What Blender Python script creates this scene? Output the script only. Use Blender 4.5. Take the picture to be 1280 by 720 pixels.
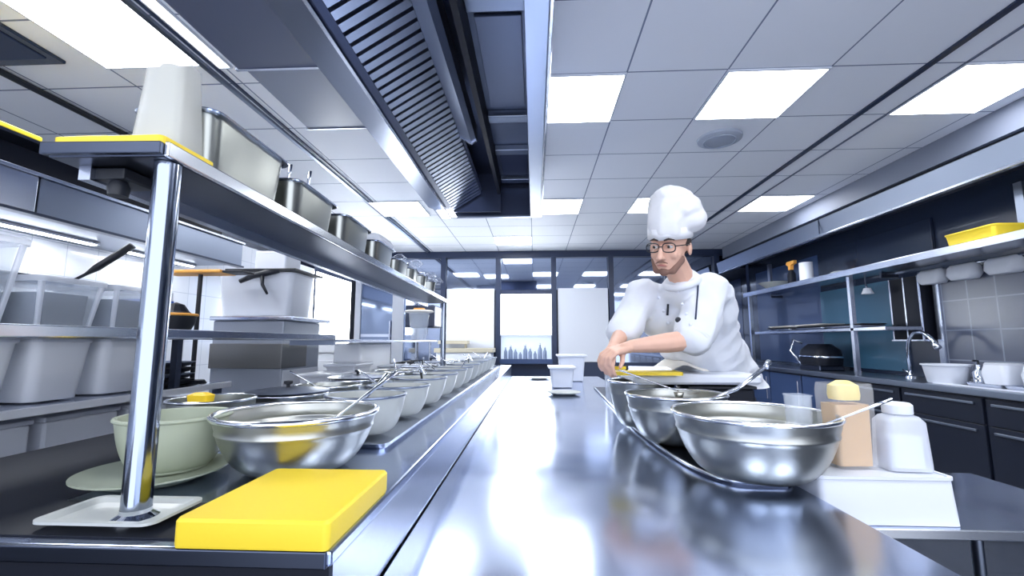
import bpy, bmesh, math, random
from mathutils import Vector, Matrix, noise
random.seed(4)
PI = math.pi
for o in list(bpy.data.objects):
    bpy.data.objects.remove(o)
SC = bpy.context.scene
COL = SC.collection

# ------------------------------------------------------------ camera, world, exposure
CZ = 1.28
cam_d = bpy.data.cameras.new('camera'); cam = bpy.data.objects.new('camera', cam_d); COL.objects.link(cam)
cam_d.sensor_width = 36; cam_d.lens = 36 * 560 / 1280; cam_d.clip_start = .02; cam_d.clip_end = 60
cam.location = (0, 0, CZ)
cam.rotation_euler = (PI / 2 + math.atan(67 / 560), 0, math.radians(2.842))
SC.camera = cam
W = bpy.data.worlds.new('world'); SC.world = W; W.use_nodes = True
W.node_tree.nodes['Background'].inputs[0].default_value = (.80, .86, 1, 1)
W.node_tree.nodes['Background'].inputs[1].default_value = .95
SC.view_settings.view_transform = 'Standard'; SC.view_settings.look = 'None'
SC.view_settings.gamma = 1; SC.view_settings.use_curve_mapping = False
SC.view_settings.exposure = 1.75
PANEL = 5.5      # ceiling lamp brightness
WINDOW = 4.5

# ------------------------------------------------------------ materials
MATS = {}
def mat(name, col, rough=.5, metal=0., emit=0., alpha=1., trans=0., ior=1.45, bump=0., bscale=40., stretch=None,
        var=0., rvar=0., spec=.5, coat=0.):
    m = bpy.data.materials.new(name); m.use_nodes = True
    nt = m.node_tree; b = nt.nodes['Principled BSDF']
    c = tuple(col) + (1,)
    b.inputs['Base Color'].default_value = c; b.inputs['Roughness'].default_value = rough
    b.inputs['Metallic'].default_value = metal; b.inputs['Alpha'].default_value = alpha
    b.inputs['Transmission Weight'].default_value = trans; b.inputs['IOR'].default_value = ior
    b.inputs['Specular IOR Level'].default_value = spec
    b.inputs['Coat Weight'].default_value = coat
    if emit:
        b.inputs['Emission Color'].default_value = c; b.inputs['Emission Strength'].default_value = emit
    if bump or var or rvar:
        tc = nt.nodes.new('ShaderNodeTexCoord'); mp = nt.nodes.new('ShaderNodeMapping')
        nz = nt.nodes.new('ShaderNodeTexNoise'); nz.inputs['Scale'].default_value = bscale
        nz.inputs['Detail'].default_value = 4
        if stretch: mp.inputs['Scale'].default_value = stretch
        nt.links.new(tc.outputs['Object'], mp.inputs[0]); nt.links.new(mp.outputs[0], nz.inputs['Vector'])
        if bump:
            bn = nt.nodes.new('ShaderNodeBump'); bn.inputs['Strength'].default_value = bump
            bn.inputs['Distance'].default_value = .01
            nt.links.new(nz.outputs['Fac'], bn.inputs['Height']); nt.links.new(bn.outputs[0], b.inputs['Normal'])
        if var:
            mx = nt.nodes.new('ShaderNodeMix'); mx.data_type = 'RGBA'
            mx.inputs['A'].default_value = tuple(x * (1 - var) for x in col) + (1,)
            mx.inputs['B'].default_value = tuple(min(1, x * (1 + var)) for x in col) + (1,)
            nt.links.new(nz.outputs['Fac'], mx.inputs['Factor']); nt.links.new(mx.outputs['Result'], b.inputs['Base Color'])
        if rvar:
            mr = nt.nodes.new('ShaderNodeMapRange'); mr.inputs['To Min'].default_value = max(.02, rough - rvar)
            mr.inputs['To Max'].default_value = rough + rvar
            nt.links.new(nz.outputs['Fac'], mr.inputs['Value']); nt.links.new(mr.outputs[0], b.inputs['Roughness'])
    MATS[name] = m
    return m

def grid_mat(name, col, line, sx, sy, ox, oy, lw, axes=(0, 1), rough=.6, bump=0., spec=.5):
    """panel grid in object space with thin joints"""
    m = bpy.data.materials.new(name); m.use_nodes = True; nt = m.node_tree; b = nt.nodes['Principled BSDF']
    b.inputs['Roughness'].default_value = rough; b.inputs['Specular IOR Level'].default_value = spec
    tc = nt.nodes.new('ShaderNodeTexCoord'); sp = nt.nodes.new('ShaderNodeSeparateXYZ')
    nt.links.new(tc.outputs['Object'], sp.inputs[0])
    def ax(i, s, o):
        a = nt.nodes.new('ShaderNodeMath'); a.operation = 'SUBTRACT'; a.inputs[1].default_value = o
        nt.links.new(sp.outputs[i], a.inputs[0])
        d = nt.nodes.new('ShaderNodeMath'); d.operation = 'PINGPONG'; d.inputs[1].default_value = s / 2
        nt.links.new(a.outputs[0], d.inputs[0])
        l = nt.nodes.new('ShaderNodeMath'); l.operation = 'LESS_THAN'; l.inputs[1].default_value = lw
        nt.links.new(d.outputs[0], l.inputs[0]); return l
    l1 = ax(axes[0], sx, ox); l2 = ax(axes[1], sy, oy)
    mx = nt.nodes.new('ShaderNodeMath'); mx.operation = 'MAXIMUM'
    nt.links.new(l1.outputs[0], mx.inputs[0]); nt.links.new(l2.outputs[0], mx.inputs[1])
    c = nt.nodes.new('ShaderNodeMix'); c.data_type = 'RGBA'
    c.inputs['A'].default_value = tuple(col) + (1,); c.inputs['B'].default_value = tuple(line) + (1,)
    nt.links.new(mx.outputs[0], c.inputs['Factor']); nt.links.new(c.outputs['Result'], b.inputs['Base Color'])
    MATS[name] = m
    return m

STEEL = mat('brushed_steel', (.58, .62, .72), .24, 1, bscale=30, stretch=(1, .15, 1), rvar=.06)
STEEL_TOP = mat('worktop_steel', (.50, .57, .75), .17, 1, bump=.025, bscale=5, rvar=.07)
STEEL_DARK = mat('dark_steel', (.075, .088, .125), .3, 1)
STEEL_MID = mat('mid_steel', (.25, .285, .36), .32, 1)
POSTM = mat('post_steel', (.34, .38, .46), .13, 1)
STEEL_WARM = mat('bowl_steel', (.47, .475, .44), .34, 1, bscale=15, rvar=.06)
STEEL_PAN = mat('pan_steel', (.36, .37, .34), .28, 1, bscale=5, var=.12)
BRIGHTW = mat('gloss_white', (.90, .92, .96), .3)
CHROME = mat('chrome', (.78, .82, .9), .08, 1)
RIM = mat('rolled_rim_steel', (.85, .87, .9), .18, 1)
BLACK = mat('black_rubber', (.012, .014, .02), .45)
BLACKM = mat('black_enamel', (.008, .010, .018), .5, spec=.25)
YELLOW = mat('yellow_board', (.93, .68, .04), .45, bump=.03, bscale=120)
YELLOW_D = mat('yellow_plastic', (.9, .6, .02), .45)
ORANGE = mat('orange_plastic', (.9, .42, .08), .5)
WHITE = mat('white_plastic', (.70, .73, .80), .45)
WHITE_T = mat('translucent_plastic', (.80, .83, .90), .3, alpha=.55)
CLEAR = mat('clear_plastic', (.75, .82, .92), .12, alpha=.24)
CREAMLQ = mat('cream_liquid', (.60, .38, .18), .5)
CERAM = mat('pale_green_ceramic', (.42, .46, .35), .35, spec=.5)
CERAMW = mat('pale_ceramic', (.50, .52, .50), .28)
PAPER = mat('parchment', (.86, .82, .75), .8)
BEIGE = mat('beige_laminate', (.50, .46, .36), .5)
NAVY = mat('navy_panel', (.018, .028, .055), .2, spec=.6, coat=.3)
NAVY_F = mat('navy_frame', (.016, .028, .070), .35)
CAB = mat('dark_cabinet', (.012, .016, .030), .32, spec=.4)
TEAL = mat('teal_panel', (.05, .13, .21), .25, coat=.3)
BLUEP = mat('blue_panel', (.045, .075, .17), .25, coat=.3)
BLUE = mat('blue_plastic', (.02, .12, .6), .4)
GLASS_D = mat('dark_glass', (.30, .35, .47), .04, 1)
GLASS_F = mat('cabinet_glass', (.22, .27, .38), .06, .9)
LIT = mat('lamp_diffuser', (.93, .96, 1), .5, emit=PANEL)
DAY = mat('daylight_pane', (.90, .95, 1), .3, emit=WINDOW)
PANELW = mat('white_panel', (.70, .73, .80), .4)
PAINTD = mat('duct_grey', (.10, .12, .19), .35, spec=.5)
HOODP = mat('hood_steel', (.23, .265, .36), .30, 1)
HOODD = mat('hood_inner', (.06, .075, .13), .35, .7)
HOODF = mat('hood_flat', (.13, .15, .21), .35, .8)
SLAT = mat('filter_steel', (.42, .46, .56), .3, 1)
FLOORM = grid_mat('floor_tile', (.05, .06, .085), (.025, .03, .04), .4, .4, 0, 0, .004, rough=.25)
TILEW = grid_mat('white_wall_tile', (.84, .87, .93), (.60, .64, .72), .2, .2, 0, .08, .0025, axes=(1, 2), rough=.15)
TILEG = grid_mat('grey_wall_tile', (.085, .10, .15), (.20, .23, .30), .24, .26, .05, .08, .006, axes=(1, 2), rough=.25)
CEIL_C = (.90, .92, .97)
CEIL_M = grid_mat('ceiling_tile_mid', CEIL_C, (.20, .24, .34), .6, .6, .57, .17, .005)
CEIL_L = grid_mat('ceiling_tile_left', CEIL_C, (.20, .24, .34), .6, .6, -1.93, .17, .006)
CEIL_R = grid_mat('ceiling_tile_right', CEIL_C, (.20, .24, .34), .6, .6, 2.53, .17, .005)
SKIN = mat('skin', (.66, .40, .30), .5, var=.08, bscale=30)
CLOTH = mat('white_cloth', (.66, .68, .73), .85, bump=.35, bscale=9)
HATM = mat('hat_cloth', (.70, .70, .72), .9, bump=.3, bscale=12)
TROUS = mat('dark_cloth', (.03, .035, .05), .9)
HAIR = mat('dark_hair', (.03, .02, .018), .7)
STUB = mat('short_beard', (.20, .11, .085), .8)
LIP = mat('lips', (.45, .16, .14), .5)
EYEW = mat('eye_white', (.8, .8, .8), .2)

# ------------------------------------------------------------ helpers
def link(name, bm, m, parent=None, loc=(0, 0, 0), smooth=False):
    me = bpy.data.meshes.new(name); bmesh.ops.recalc_face_normals(bm, faces=bm.faces); bm.to_mesh(me); bm.free()
    if smooth is not False:
        for p in me.polygons: p.use_smooth = True
        if smooth is not True:
            me.set_sharp_from_angle(angle=math.radians(smooth))
    o = bpy.data.objects.new(name, me); COL.objects.link(o); o.location = loc
    me.materials.append(m)
    if parent: o.parent = parent
    return o
def tag(o, label, cat, group=None):
    o['label'] = label; o['category'] = cat
    if group: o['group'] = group
    return o
def thing(name, label, cat, loc=(0, 0, 0), rotz=0, group=None):
    o = bpy.data.objects.new(name, None); COL.objects.link(o); o.empty_display_size = .05
    o.location = loc; o.rotation_euler = (0, 0, rotz)
    return tag(o, label, cat, group)
def struct(name, bm, m, parent=None, smooth=False):
    o = link(name, bm, m, parent, smooth=smooth)
    if not parent: o['kind'] = 'structure'
    return o
def lab(o, t): o['label'] = t; return o
def dup(root, loc, label, rotz=None, scale=None, group=None):
    def rec(o, par):
        c = o.copy(); COL.objects.link(c); c.parent = par
        for ch in o.children: rec(ch, c)
        return c
    r = rec(root, None); r.location = loc; r['label'] = label
    if rotz is not None: r.rotation_euler = (0, 0, rotz)
    if scale: r.scale = scale if isinstance(scale, tuple) else (scale,) * 3
    if group: r['group'] = group
    return r
def NB(): return bmesh.new()
def box(bm, x0, x1, y0, y1, z0, z1, bev=0.):
    r = bmesh.ops.create_cube(bm, size=1, matrix=Matrix.Translation(((x0+x1)/2, (y0+y1)/2, (z0+z1)/2)) @ Matrix.Diagonal((abs(x1-x0), abs(y1-y0), abs(z1-z0), 1)))
    if bev:
        es = list({e for v in r['verts'] for e in v.link_edges})
        bmesh.ops.bevel(bm, geom=es, offset=bev, segments=2, affect='EDGES', profile=.5)
    return bm
def B(*a, **k): return box(NB(), *a, **k)
def lathe(prof, seg=48, bm=None, cx=0, cy=0, cz=0):
    bm = bm or NB(); rings = []
    for r, z in prof:
        if r < 1e-5: rings.append([bm.verts.new((cx, cy, cz+z))])
        else: rings.append([bm.verts.new((cx+r*math.cos(2*PI*i/seg), cy+r*math.sin(2*PI*i/seg), cz+z)) for i in range(seg)])
    for a, b in zip(rings, rings[1:]):
        for i in range(seg):
            j = (i+1) % seg
            if len(a) == 1 and len(b) > 1: bm.faces.new((a[0], b[i], b[j]))
            elif len(b) == 1 and len(a) > 1: bm.faces.new((a[i], b[0], a[j]))
            elif len(a) > 1: bm.faces.new((a[i], b[i], b[j], a[j]))
    return bm
def torus(R, r, z=0, seg=48, ms=10):
    bm = NB(); rg = []
    for i in range(seg):
        a = 2*PI*i/seg
        rg.append([bm.verts.new(((R+r*math.cos(2*PI*k/ms))*math.cos(a), (R+r*math.cos(2*PI*k/ms))*math.sin(a), z+r*math.sin(2*PI*k/ms))) for k in range(ms)])
    for i in range(seg):
        for k in range(ms):
            bm.faces.new((rg[i][k], rg[(i+1) % seg][k], rg[(i+1) % seg][(k+1) % ms], rg[i][(k+1) % ms]))
    return bm
def tube(pts, r, bm=None, seg=12, flat=1.):
    bm = bm or NB(); pts = [Vector(p) for p in pts]; n = len(pts)
    rs = r if isinstance(r, (list, tuple)) else [r]*n
    rings = []; prev = None
    for i, p in enumerate(pts):
        d = ((pts[min(i+1, n-1)]-pts[max(i-1, 0)])).normalized()
        if prev is None:
            u = d.cross(Vector((0, 0, 1)))
            if u.length < .05: u = d.cross(Vector((0, 1, 0)))
        else: u = prev - d*prev.dot(d)
        u.normalize(); v = d.cross(u); prev = u
        rings.append([bm.verts.new(p+u*rs[i]*math.cos(2*PI*k/seg)+v*rs[i]*flat*math.sin(2*PI*k/seg)) for k in range(seg)])
    for a, b in zip(rings, rings[1:]):
        for k in range(seg): bm.faces.new((a[k], a[(k+1) % seg], b[(k+1) % seg], b[k]))
    bm.faces.new(rings[0]); bm.faces.new(rings[-1])
    return bm
def rr(wx, wy, r, z, n=5, cx=0, cy=0):
    r = min(r, wx/2-1e-4, wy/2-1e-4); out = []
    for sx, sy, a0 in ((1, 1, 0), (-1, 1, PI/2), (-1, -1, PI), (1, -1, 3*PI/2)):
        for k in range(n+1):
            a = a0+PI/2*k/n
            out.append((cx+sx*(wx/2-r)+r*math.cos(a), cy+sy*(wy/2-r)+r*math.sin(a), z))
    return out
def loft(rings, bm=None, cap0=True, cap1=True):
    bm = bm or NB(); R = [[bm.verts.new(p) for p in r] for r in rings]; n = len(R[0])
    for a, b in zip(R, R[1:]):
        for k in range(n): bm.faces.new((a[k], a[(k+1) % n], b[(k+1) % n], b[k]))
    if cap0: bm.faces.new(R[0])
    if cap1: bm.faces.new(R[-1])
    return bm
def prism(poly, axis, a0, a1, bm=None):
    """extrude 2D polygon; axis 'x': poly=(y,z); 'y': poly=(x,z); 'z': poly=(x,y)"""
    bm = bm or NB()
    f = {'x': lambda p, a: (a, p[0], p[1]), 'y': lambda p, a: (p[0], a, p[1]), 'z': lambda p, a: (p[0], p[1], a)}[axis]
    A = [bm.verts.new(f(p, a0)) for p in poly]; C = [bm.verts.new(f(p, a1)) for p in poly]
    for i in range(len(A)):
        j = (i+1) % len(A); bm.faces.new((A[i], A[j], C[j], C[i]))
    bm.faces.new(A); bm.faces.new(C[::-1])
    return bm
def open_tub(wx, wy, h, tx, ty, r=.02, t=.003, lip=.008, bm=None):
    """open container: top wx*wy, bottom tx*ty, with rolled lip and thickness"""
    return loft([rr(tx-2*r, ty-2*r, r, 0), rr(tx, ty, r, .006), rr(wx, wy, r, h), rr(wx+2*lip, wy+2*lip, r+lip, h), rr(wx+2*lip, wy+2*lip, r+lip, h+.004),
                 rr(wx-2*t, wy-2*t, r, h+.004), rr(tx-2*t, ty-2*t, r, .008), rr(tx-2*r-2*t, ty-2*r-2*t, r, .005)], bm)

# ------------------------------------------------------------ room shell
XL, XR, YB, ZC, YF = -2.9, 3.75, 7.95, 2.9, -2.2
struct('floor', B(-4.4, XR, YF, YB, -.1, 0), FLOORM)
# ceiling in three bays separated by recessed rails
struct('ceiling', B(-1.93, 2.33, YF, YB, ZC, ZC+.1), CEIL_M)
struct('ceiling', B(-4.4, -1.93, YF, YB+.1, ZC, ZC+.1), CEIL_L)
struct('ceiling', B(2.33, XR+.1, YF, YB+.1, ZC, ZC+.1), CEIL_R)
struct('wall_left', B(XL-.1, XL, YF, YB, 0, 2.235), TILEW)
struct('wall_left', B(-4.5, -4.4, YF, YB, 0, ZC), PANELW)
struct('wall_right', B(XR, XR+.1, YF, YB, 0, ZC), NAVY)
struct('trim_1', B(2.305, 2.345, YF, YB, ZC-.012, ZC-.001), NAVY_F)
struct('trim_2', B(-1.945, -1.915, YF, YB, ZC-.02, ZC-.001), STEEL_MID)
struct('trim_3', B(3.3, 3.36, YF, YB, ZC-.012, ZC-.001), NAVY_F)
struct('trim_4', B(-1.885, -1.87, YF, YB, ZC-.016, ZC-.001), NAVY_F)
struct('trim_5', B(2.52, 2.535, YF, YB, ZC-.008, ZC-.001), PAINTD)
# back wall: glazed partition
bm = NB(); box(bm, -4.5, XR+.1, YB+.06, YB+.14, 0, ZC)
struct('wall_back', bm, NAVY_F)
MUL = [-2.85, -1.63, -.64, .35, 1.36, 2.34, 3.2]
for n, (a, b) in enumerate(zip(MUL, MUL[1:] + [XR])):
    fr = struct('window_%d' % (n+1), B(a+.03, b-.03, YB+.03, YB+.05, 2.2 if n in (1, 2, 3) else .9, 2.80), GLASS_D)
bm = NB()
box(bm, -4.4, XR, YB-.03, YB+.06, 2.78, ZC, .004)
struct('trim_6', bm, NAVY_F)
for n, x in enumerate(MUL):
    struct('trim_%d' % (n+7), B(x-.045, x+.045, YB-.05, YB+.06, .0, 2.79, .004), NAVY_F)
struct('trim_15', B(-.6, .31, YB-.03, YB+.06, 2.12, 2.19), NAVY_F)
struct('trim_16', B(XL, XR, YB-.02, YB+.06, 0, .92), NAVY_F)
w = struct('window_8', B(-.59, .30, YB+.02, YB+.05, 1.40, 2.12), DAY)
w2 = struct('window_9', B(-.59, .30, YB+.02, YB+.05, .98, 1.40), mat('frosted_pane', (.50, .58, .74), .12, emit=.25))
struct('trim_17', B(-.6, .31, YB-.05, YB+.05, 1.385, 1.405), STEEL)
struct('trim_18', B(-.6, .31, YB-.16, YB+.05, .90, .98), BLUEP)
tag(link('wall_board', B(-1.57, -.71, YB-.02, YB+.02, 1.12, 2.22, .004), PANELW), 'tall white panel left of the bright window at the back', 'panel')
tag(link('wall_board', B(.42, 1.30, YB-.02, YB+.02, .93, 2.22, .004), PANELW), 'tall white panel behind the chef, right of the bright window', 'panel')
t = thing('sideboard', 'low beige sideboard under the left white panel at the far end', 'sideboard', (-1.13, YB-.30, 0))
link('carcass', B(-.5, .42, -.22, .22, 0, 1.10, .004), PANELW, t); link('worktop', B(-.53, .45, -.25, .24, 1.10, 1.17, .004), BEIGE, t)
link('shelf', B(-.5, .0, -.1, .2, 1.24, 1.30, .004), BEIGE, t)
for x in (-.45, -.05): link('bracket', B(x-.01, x+.01, .0, .18, 1.17, 1.24), BEIGE, t)
# clutter on window sill
g = 'small bottles along the far window sill'
b0 = thing('bottle', 'small dark bottle among those on the far window sill', 'bottle', (-.5, YB-.11, .98), group=g)
link('body', lathe([(0, 0), (.028, 0), (.028, .13), (.012, .17), (.012, .2), (0, .2)], 16), mat('bottle_grey', (.22, .28, .42), .3), b0, smooth=40)
link('cap', lathe([(0, .2), (.014, .2), (.014, .225), (0, .225)], 16), WHITE, b0, smooth=40)
for k in range(1, 9):
    dup(b0, (-.5+.085*k, YB-.11+.012*(k % 3), .98), b0['label'], scale=(1+.5*((k*5) % 3)/3, 1, .5+.8*((k*37) % 10)/10))
# left wall lit window
w = struct('window_10', B(XL+.001, XL+.03, 5.7, 6.95, 1.22, 2.2), DAY)
link('window_frame', loft([[(XL+.04, y, z) for y, z in ((5.64, 1.16), (7.0, 1.16), (7.0, 2.26), (5.64, 2.26))], [(XL+.04, y, z) for y, z in ((5.7, 1.22), (6.95, 1.22), (6.95, 2.2), (5.7, 2.2))]], cap0=False, cap1=False), NAVY_F, w)

# ------------------------------------------------------------ ceiling lamps
def lamp(cx, cy, label, wx=.6, wy=.6):
    t = thing('ceiling_lamp', label, 'ceiling light', (cx, cy, ZC-.012), group='recessed square ceiling lamps')
    link('diffuser', B(-wx/2+.012, wx/2-.012, -wy/2+.012, wy/2-.012, 0, .010), LIT, t)
    bm = NB()
    for a in ((-wx/2, wx/2, -wy/2, -wy/2+.012), (-wx/2, wx/2, wy/2-.012, wy/2), (-wx/2, -wx/2+.012, -wy/2+.012, wy/2-.012), (wx/2-.012, wx/2, -wy/2+.012, wy/2-.012)):
        box(bm, *a, -.001, .0115)
    link('frame', bm, PANELW, t)
    return t
lamp(.27, 2.87, 'square ceiling lamp right beside the extractor hood, nearest row')
lamp(1.47, 2.87, 'square ceiling lamp in the nearest row, second from the hood')
lamp(2.83, 2.87, 'square ceiling lamp in the nearest row, at the right edge of the photo')
lamp(.27, 5.27, 'square ceiling lamp in the second row, just past the end of the hood')
lamp(1.47, 5.27, 'square ceiling lamp partly hidden behind the chef hat')
lamp(2.83, 5.27, 'square ceiling lamp in the second row, above the right-hand shelves')
lamp(-.33, 7.07, 'small-looking ceiling lamp farthest away, near the back glass partition')
lamp(-2.23, 2.07, 'large ceiling lamp at top left over the wall units')
lamp(-2.23, 1.47, 'ceiling lamp at the top left corner of the photo, nearer of two joined')
lamp(-1.82, 1.85, 'narrow ceiling strip lamp between the left rail and the dark duct', wx=.085, wy=1.1)
lamp(-1.63, 5.27, 'ceiling lamp far left beyond the end of the extractor hood')
lamp(-.93, 4.97, 'ceiling lamp just behind the left corner of the hood end')
for x, y in ((.27, .47), (1.47, .47), (2.83, .47), (-.93, -1.0), (1.47, -1.6), (-2.23, -1.0)):
    lamp(x, y, 'square ceiling lamp overhead behind the viewpoint')

# round ceiling vent, ac panel, duct
t = thing('ceiling_vent', 'round white vent disc set in a ceiling tile', 'vent', (1.49, 3.50, ZC-.03))
link('disc', lathe([(0, 0), (.14, 0), (.165, .012), (.17, .029), (0, .029)], 48), mat('vent_grey', (.40, .44, .52), .5), t, smooth=40)
link('ring', torus(.12, .006, -.001), mat('vent_ring', (.3, .34, .42), .5), t, smooth=True)
t = thing('air_conditioner', 'dark blue air conditioning cassette on the ceiling at far top left', 'air conditioner', (-2.98, 2.0, ZC-.02))
link('housing', B(-.16, .27, -.7, .30, 0, .02, .004), NAVY, t)
link('grille', B(-.12, .22, -.62, .24, -.006, 0, .002), NAVY_F, t)
tag(link('conduit', tube([(-3.17, YF+.1, 2.878), (-3.17, 7.8, 2.878)], .02), BLACK), 'black conduit pipe running along the ceiling at the left', 'pipe')
t = thing('ventilation_duct', 'wide flat dark duct under the ceiling left of the extractor hood', 'duct', (0, 0, 0))
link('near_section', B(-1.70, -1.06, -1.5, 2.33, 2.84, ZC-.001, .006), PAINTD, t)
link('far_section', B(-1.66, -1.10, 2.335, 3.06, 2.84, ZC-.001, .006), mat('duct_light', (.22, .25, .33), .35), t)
link('joint_strip', B(-1.71, -1.05, 2.325, 2.345, 2.832, 2.86), STEEL, t)
link('end_flange', B(-1.67, -1.09, 3.06, 3.07, 2.832, ZC-.001), STEEL, t)

# ------------------------------------------------------------ extractor hood over the island
t = thing('extractor_hood', 'long stainless extractor hood with slatted filters above the island', 'extractor hood', (0, 0, 0))
Y0, Y1 = -1.2, 4.08
link('side_panel', prism([(-1.00, 2.55), (-.785, 2.45), (-.77, 2.45), (-.77, 2.47), (-.985, 2.565)], 'y', Y0, Y1), HOODP, t)
link('side_panel', prism([(-1.00, 2.55), (-1.0, 2.88), (-.985, 2.88), (-.985, 2.55)], 'y', Y0, Y1), HOODP, t)
link('lower_rim', B(-.785, -.768, Y0, Y1, 2.435, 2.455, .002), STEEL, t)
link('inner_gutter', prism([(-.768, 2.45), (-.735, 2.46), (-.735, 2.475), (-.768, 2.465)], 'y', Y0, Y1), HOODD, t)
# sloping filter bank
def fz(x): return 2.465+(x+.73)*.62
link('filter_back', prism([(-.74, fz(-.74)+.03), (-.47, fz(-.47)+.03), (-.47, fz(-.47)+.045), (-.74, fz(-.74)+.045)], 'y', Y0, 3.95), HOODD, t)
n = 0
y = 3.93
while n < 66:
    bm = prism([(-.73, fz(-.73)-.004), (-.48, fz(-.48)-.004), (-.48, fz(-.48)+.022), (-.73, fz(-.73)+.022)], 'y', y-.042, y)
    link('filter_slat', bm, SLAT, t); y -= .064; n += 1
link('filter_frame', prism([(-.755, fz(-.755)-.008), (-.73, fz(-.73)-.008), (-.73, fz(-.73)+.03), (-.755, fz(-.755)+.03)], 'y', Y0, 3.96), HOODD, t)
link('filter_end_plate', prism([(-.765, 2.46), (-.30, 2.46), (-.30, 2.80), (-.765, 2.80)], 'y', 3.97, 3.99), HOODD, t)
# light beam along the filters
link('light_beam', prism([(-.475, 2.605), (-.40, 2.56), (-.37, 2.58), (-.37, 2.68), (-.47, 2.68)], 'y', Y0, 2.75), HOODP, t)
link('beam_end_cap', prism([(-.48, 2.60), (-.40, 2.552), (-.365, 2.575), (-.365, 2.685), (-.48, 2.685)], 'y', 2.75, 2.77), STEEL, t)
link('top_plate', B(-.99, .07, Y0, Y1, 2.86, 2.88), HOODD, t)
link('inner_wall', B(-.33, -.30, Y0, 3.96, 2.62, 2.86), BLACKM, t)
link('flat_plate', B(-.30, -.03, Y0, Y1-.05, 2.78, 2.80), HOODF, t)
for yy in (-.2, .8, 1.78, 2.80, 3.32, 3.95):
    link('cross_bar', B(-.295, -.03, yy-.045, yy+.045, 2.735, 2.78, .004), STEEL_MID, t)
for yy in (.3, 1.29, 2.29, 3.64):
    f = link('access_panel', B(-.27, -.05, yy-(.22 if yy > 3 else .40), yy+(.22 if yy > 3 else .40), 2.765, 2.779, .003), HOODD if yy > 3 else HOODF, t)
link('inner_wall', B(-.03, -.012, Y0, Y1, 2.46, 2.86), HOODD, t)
link('side_panel', B(.06, .075, Y0, Y1, 2.44, 2.88), HOODP, t)
link('lower_rim', B(-.03, .06, Y0, Y1, 2.435, 2.45, .003), mat('rim_steel', (.40, .45, .56), .3, 1), t); link('rim_edge', B(.061, .076, Y0, Y1, 2.433, 2.45, .003), RIM, t)
link('end_panel', prism([(-1.0, 2.55), (-.78, 2.45), (.07, 2.45), (.07, 2.88), (-1.0, 2.88)], 'y', Y1, Y1+.015), HOODD, t)
link('lower_rim', B(-.78, .07, Y1-.02, Y1+.02, 2.435, 2.452, .003), HOODP, t)
link('end_glow', B(-.86, -.72, Y1-.24, Y1+.01, 2.436, 2.444), mat('glow_plate', (.95, .97, 1), .5, emit=3), t)  # small glowing plate at the far left corner of the hood
for x in (-.95, .05):
    for yy in (-.5, 3.6):
        link('hanger', tube([(x, yy, 2.88), (x, yy, 2.9)], .012), STEEL, t)

# ------------------------------------------------------------ island
ZI = .88
t = thing('island_counter', 'long reflective stainless steel island worktop in the middle', 'counter', (0, 0, 0))
link('worktop', B(-.2675, .735, -.55, 5.3, ZI-.045, ZI, .006), STEEL_TOP, t)
link('base_cabinet', B(-.2, .66, -.45, 5.2, .10, ZI-.046), CAB, t)
link('plinth', B(-.16, .62, -.4, 5.15, 0, .10), BLACKM, t)
for yy in (.2, 1.4, 2.6, 3.8):
    d = link('door', B(.661, .68, yy, yy+1.1, .14, ZI-.08, .003), STEEL_DARK, t)
    link('handle', B(.681, .70, yy+.4, yy+.7, ZI-.15, ZI-.13, .003), STEEL, d)
# raised pass ledge on the left
ZL = 1.012
t = thing('pass_ledge', 'raised stainless pass ledge running beside the island worktop', 'counter', (0, 0, 0))
link('side_face', B(-.285, -.268, .62, 5.2, ZI+.001, ZL-.018), STEEL, t)
link('ledge_top', B(-.80, -.262, .60, 5.2, ZL-.02, ZL, .004), STEEL_TOP, t)
link('hob_top', B(-1.30, -.80, .64, 5.2, ZL-.05, ZL-.012, .003), BLACKM, t)
link('front_lip', B(-1.35, -.268, .597, .62, ZL-.022, ZL-.0005, .002), STEEL_DARK, t)
link('front_panel', B(-1.35, -.270, .612, .63, .1, ZL-.023), BLACKM, t)
link('body', B(-1.30, -.286, .64, 5.2, .1, ZL-.051), CAB, t)
link('plinth', B(-1.25, -.30, .68, 5.1, 0, .1), BLACKM, t)
tag(link('serving_tray', loft([rr(.26, 3.56, .02, 0), rr(.27, 3.58, .03, .012), rr(.26, 3.568, .025, .012), rr(.25, 3.56, .02, .004)]), STEEL, None, (-.507, 2.93, ZL+.0005)), 'long shallow steel tray under the row of bowls on the ledge', 'tray')

tag(link('rubber_mat', B(-.80, -.48, .622, .755, 0, .002), BLACKM, None, (0, 0, ZL+.0003)), 'black mat on the ledge around the near shelf post', 'mat')
# near cutting board
bm = loft([rr(.205, .235, .006, .0), rr(.209, .239, .010, .004), rr(.209, .239, .010, .033), rr(.203, .233, .008, .037)])
o = tag(link('cutting_board', bm, YELLOW, None, (-.370, .715, ZL+.0005), smooth=35), 'thick yellow cutting board on the near end of the pass ledge', 'cutting board')
# trays beneath the green bowl
def plate(name, r, label, loc, m, sq=False):
    t = tag(link(name, lathe([(0, 0), (r*.62, 0), (r*.7, .004), (r, .018), (r, .021), (r*.68, .008), (0, .005)]), m, None, loc, smooth=40), label, 'plate')
    return t
plate('plate', .125, 'pale plate under the green bowl', (-.745, .88, ZL+.0005), CERAM)
tag(link('small_tray', open_tub(.17, .10, .010, .155, .085, .012, .003, .006), CERAMW, None, (-.625, .685, ZL+.0027)), 'small pale tray around the foot of the near shelf post', 'tray')

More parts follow.
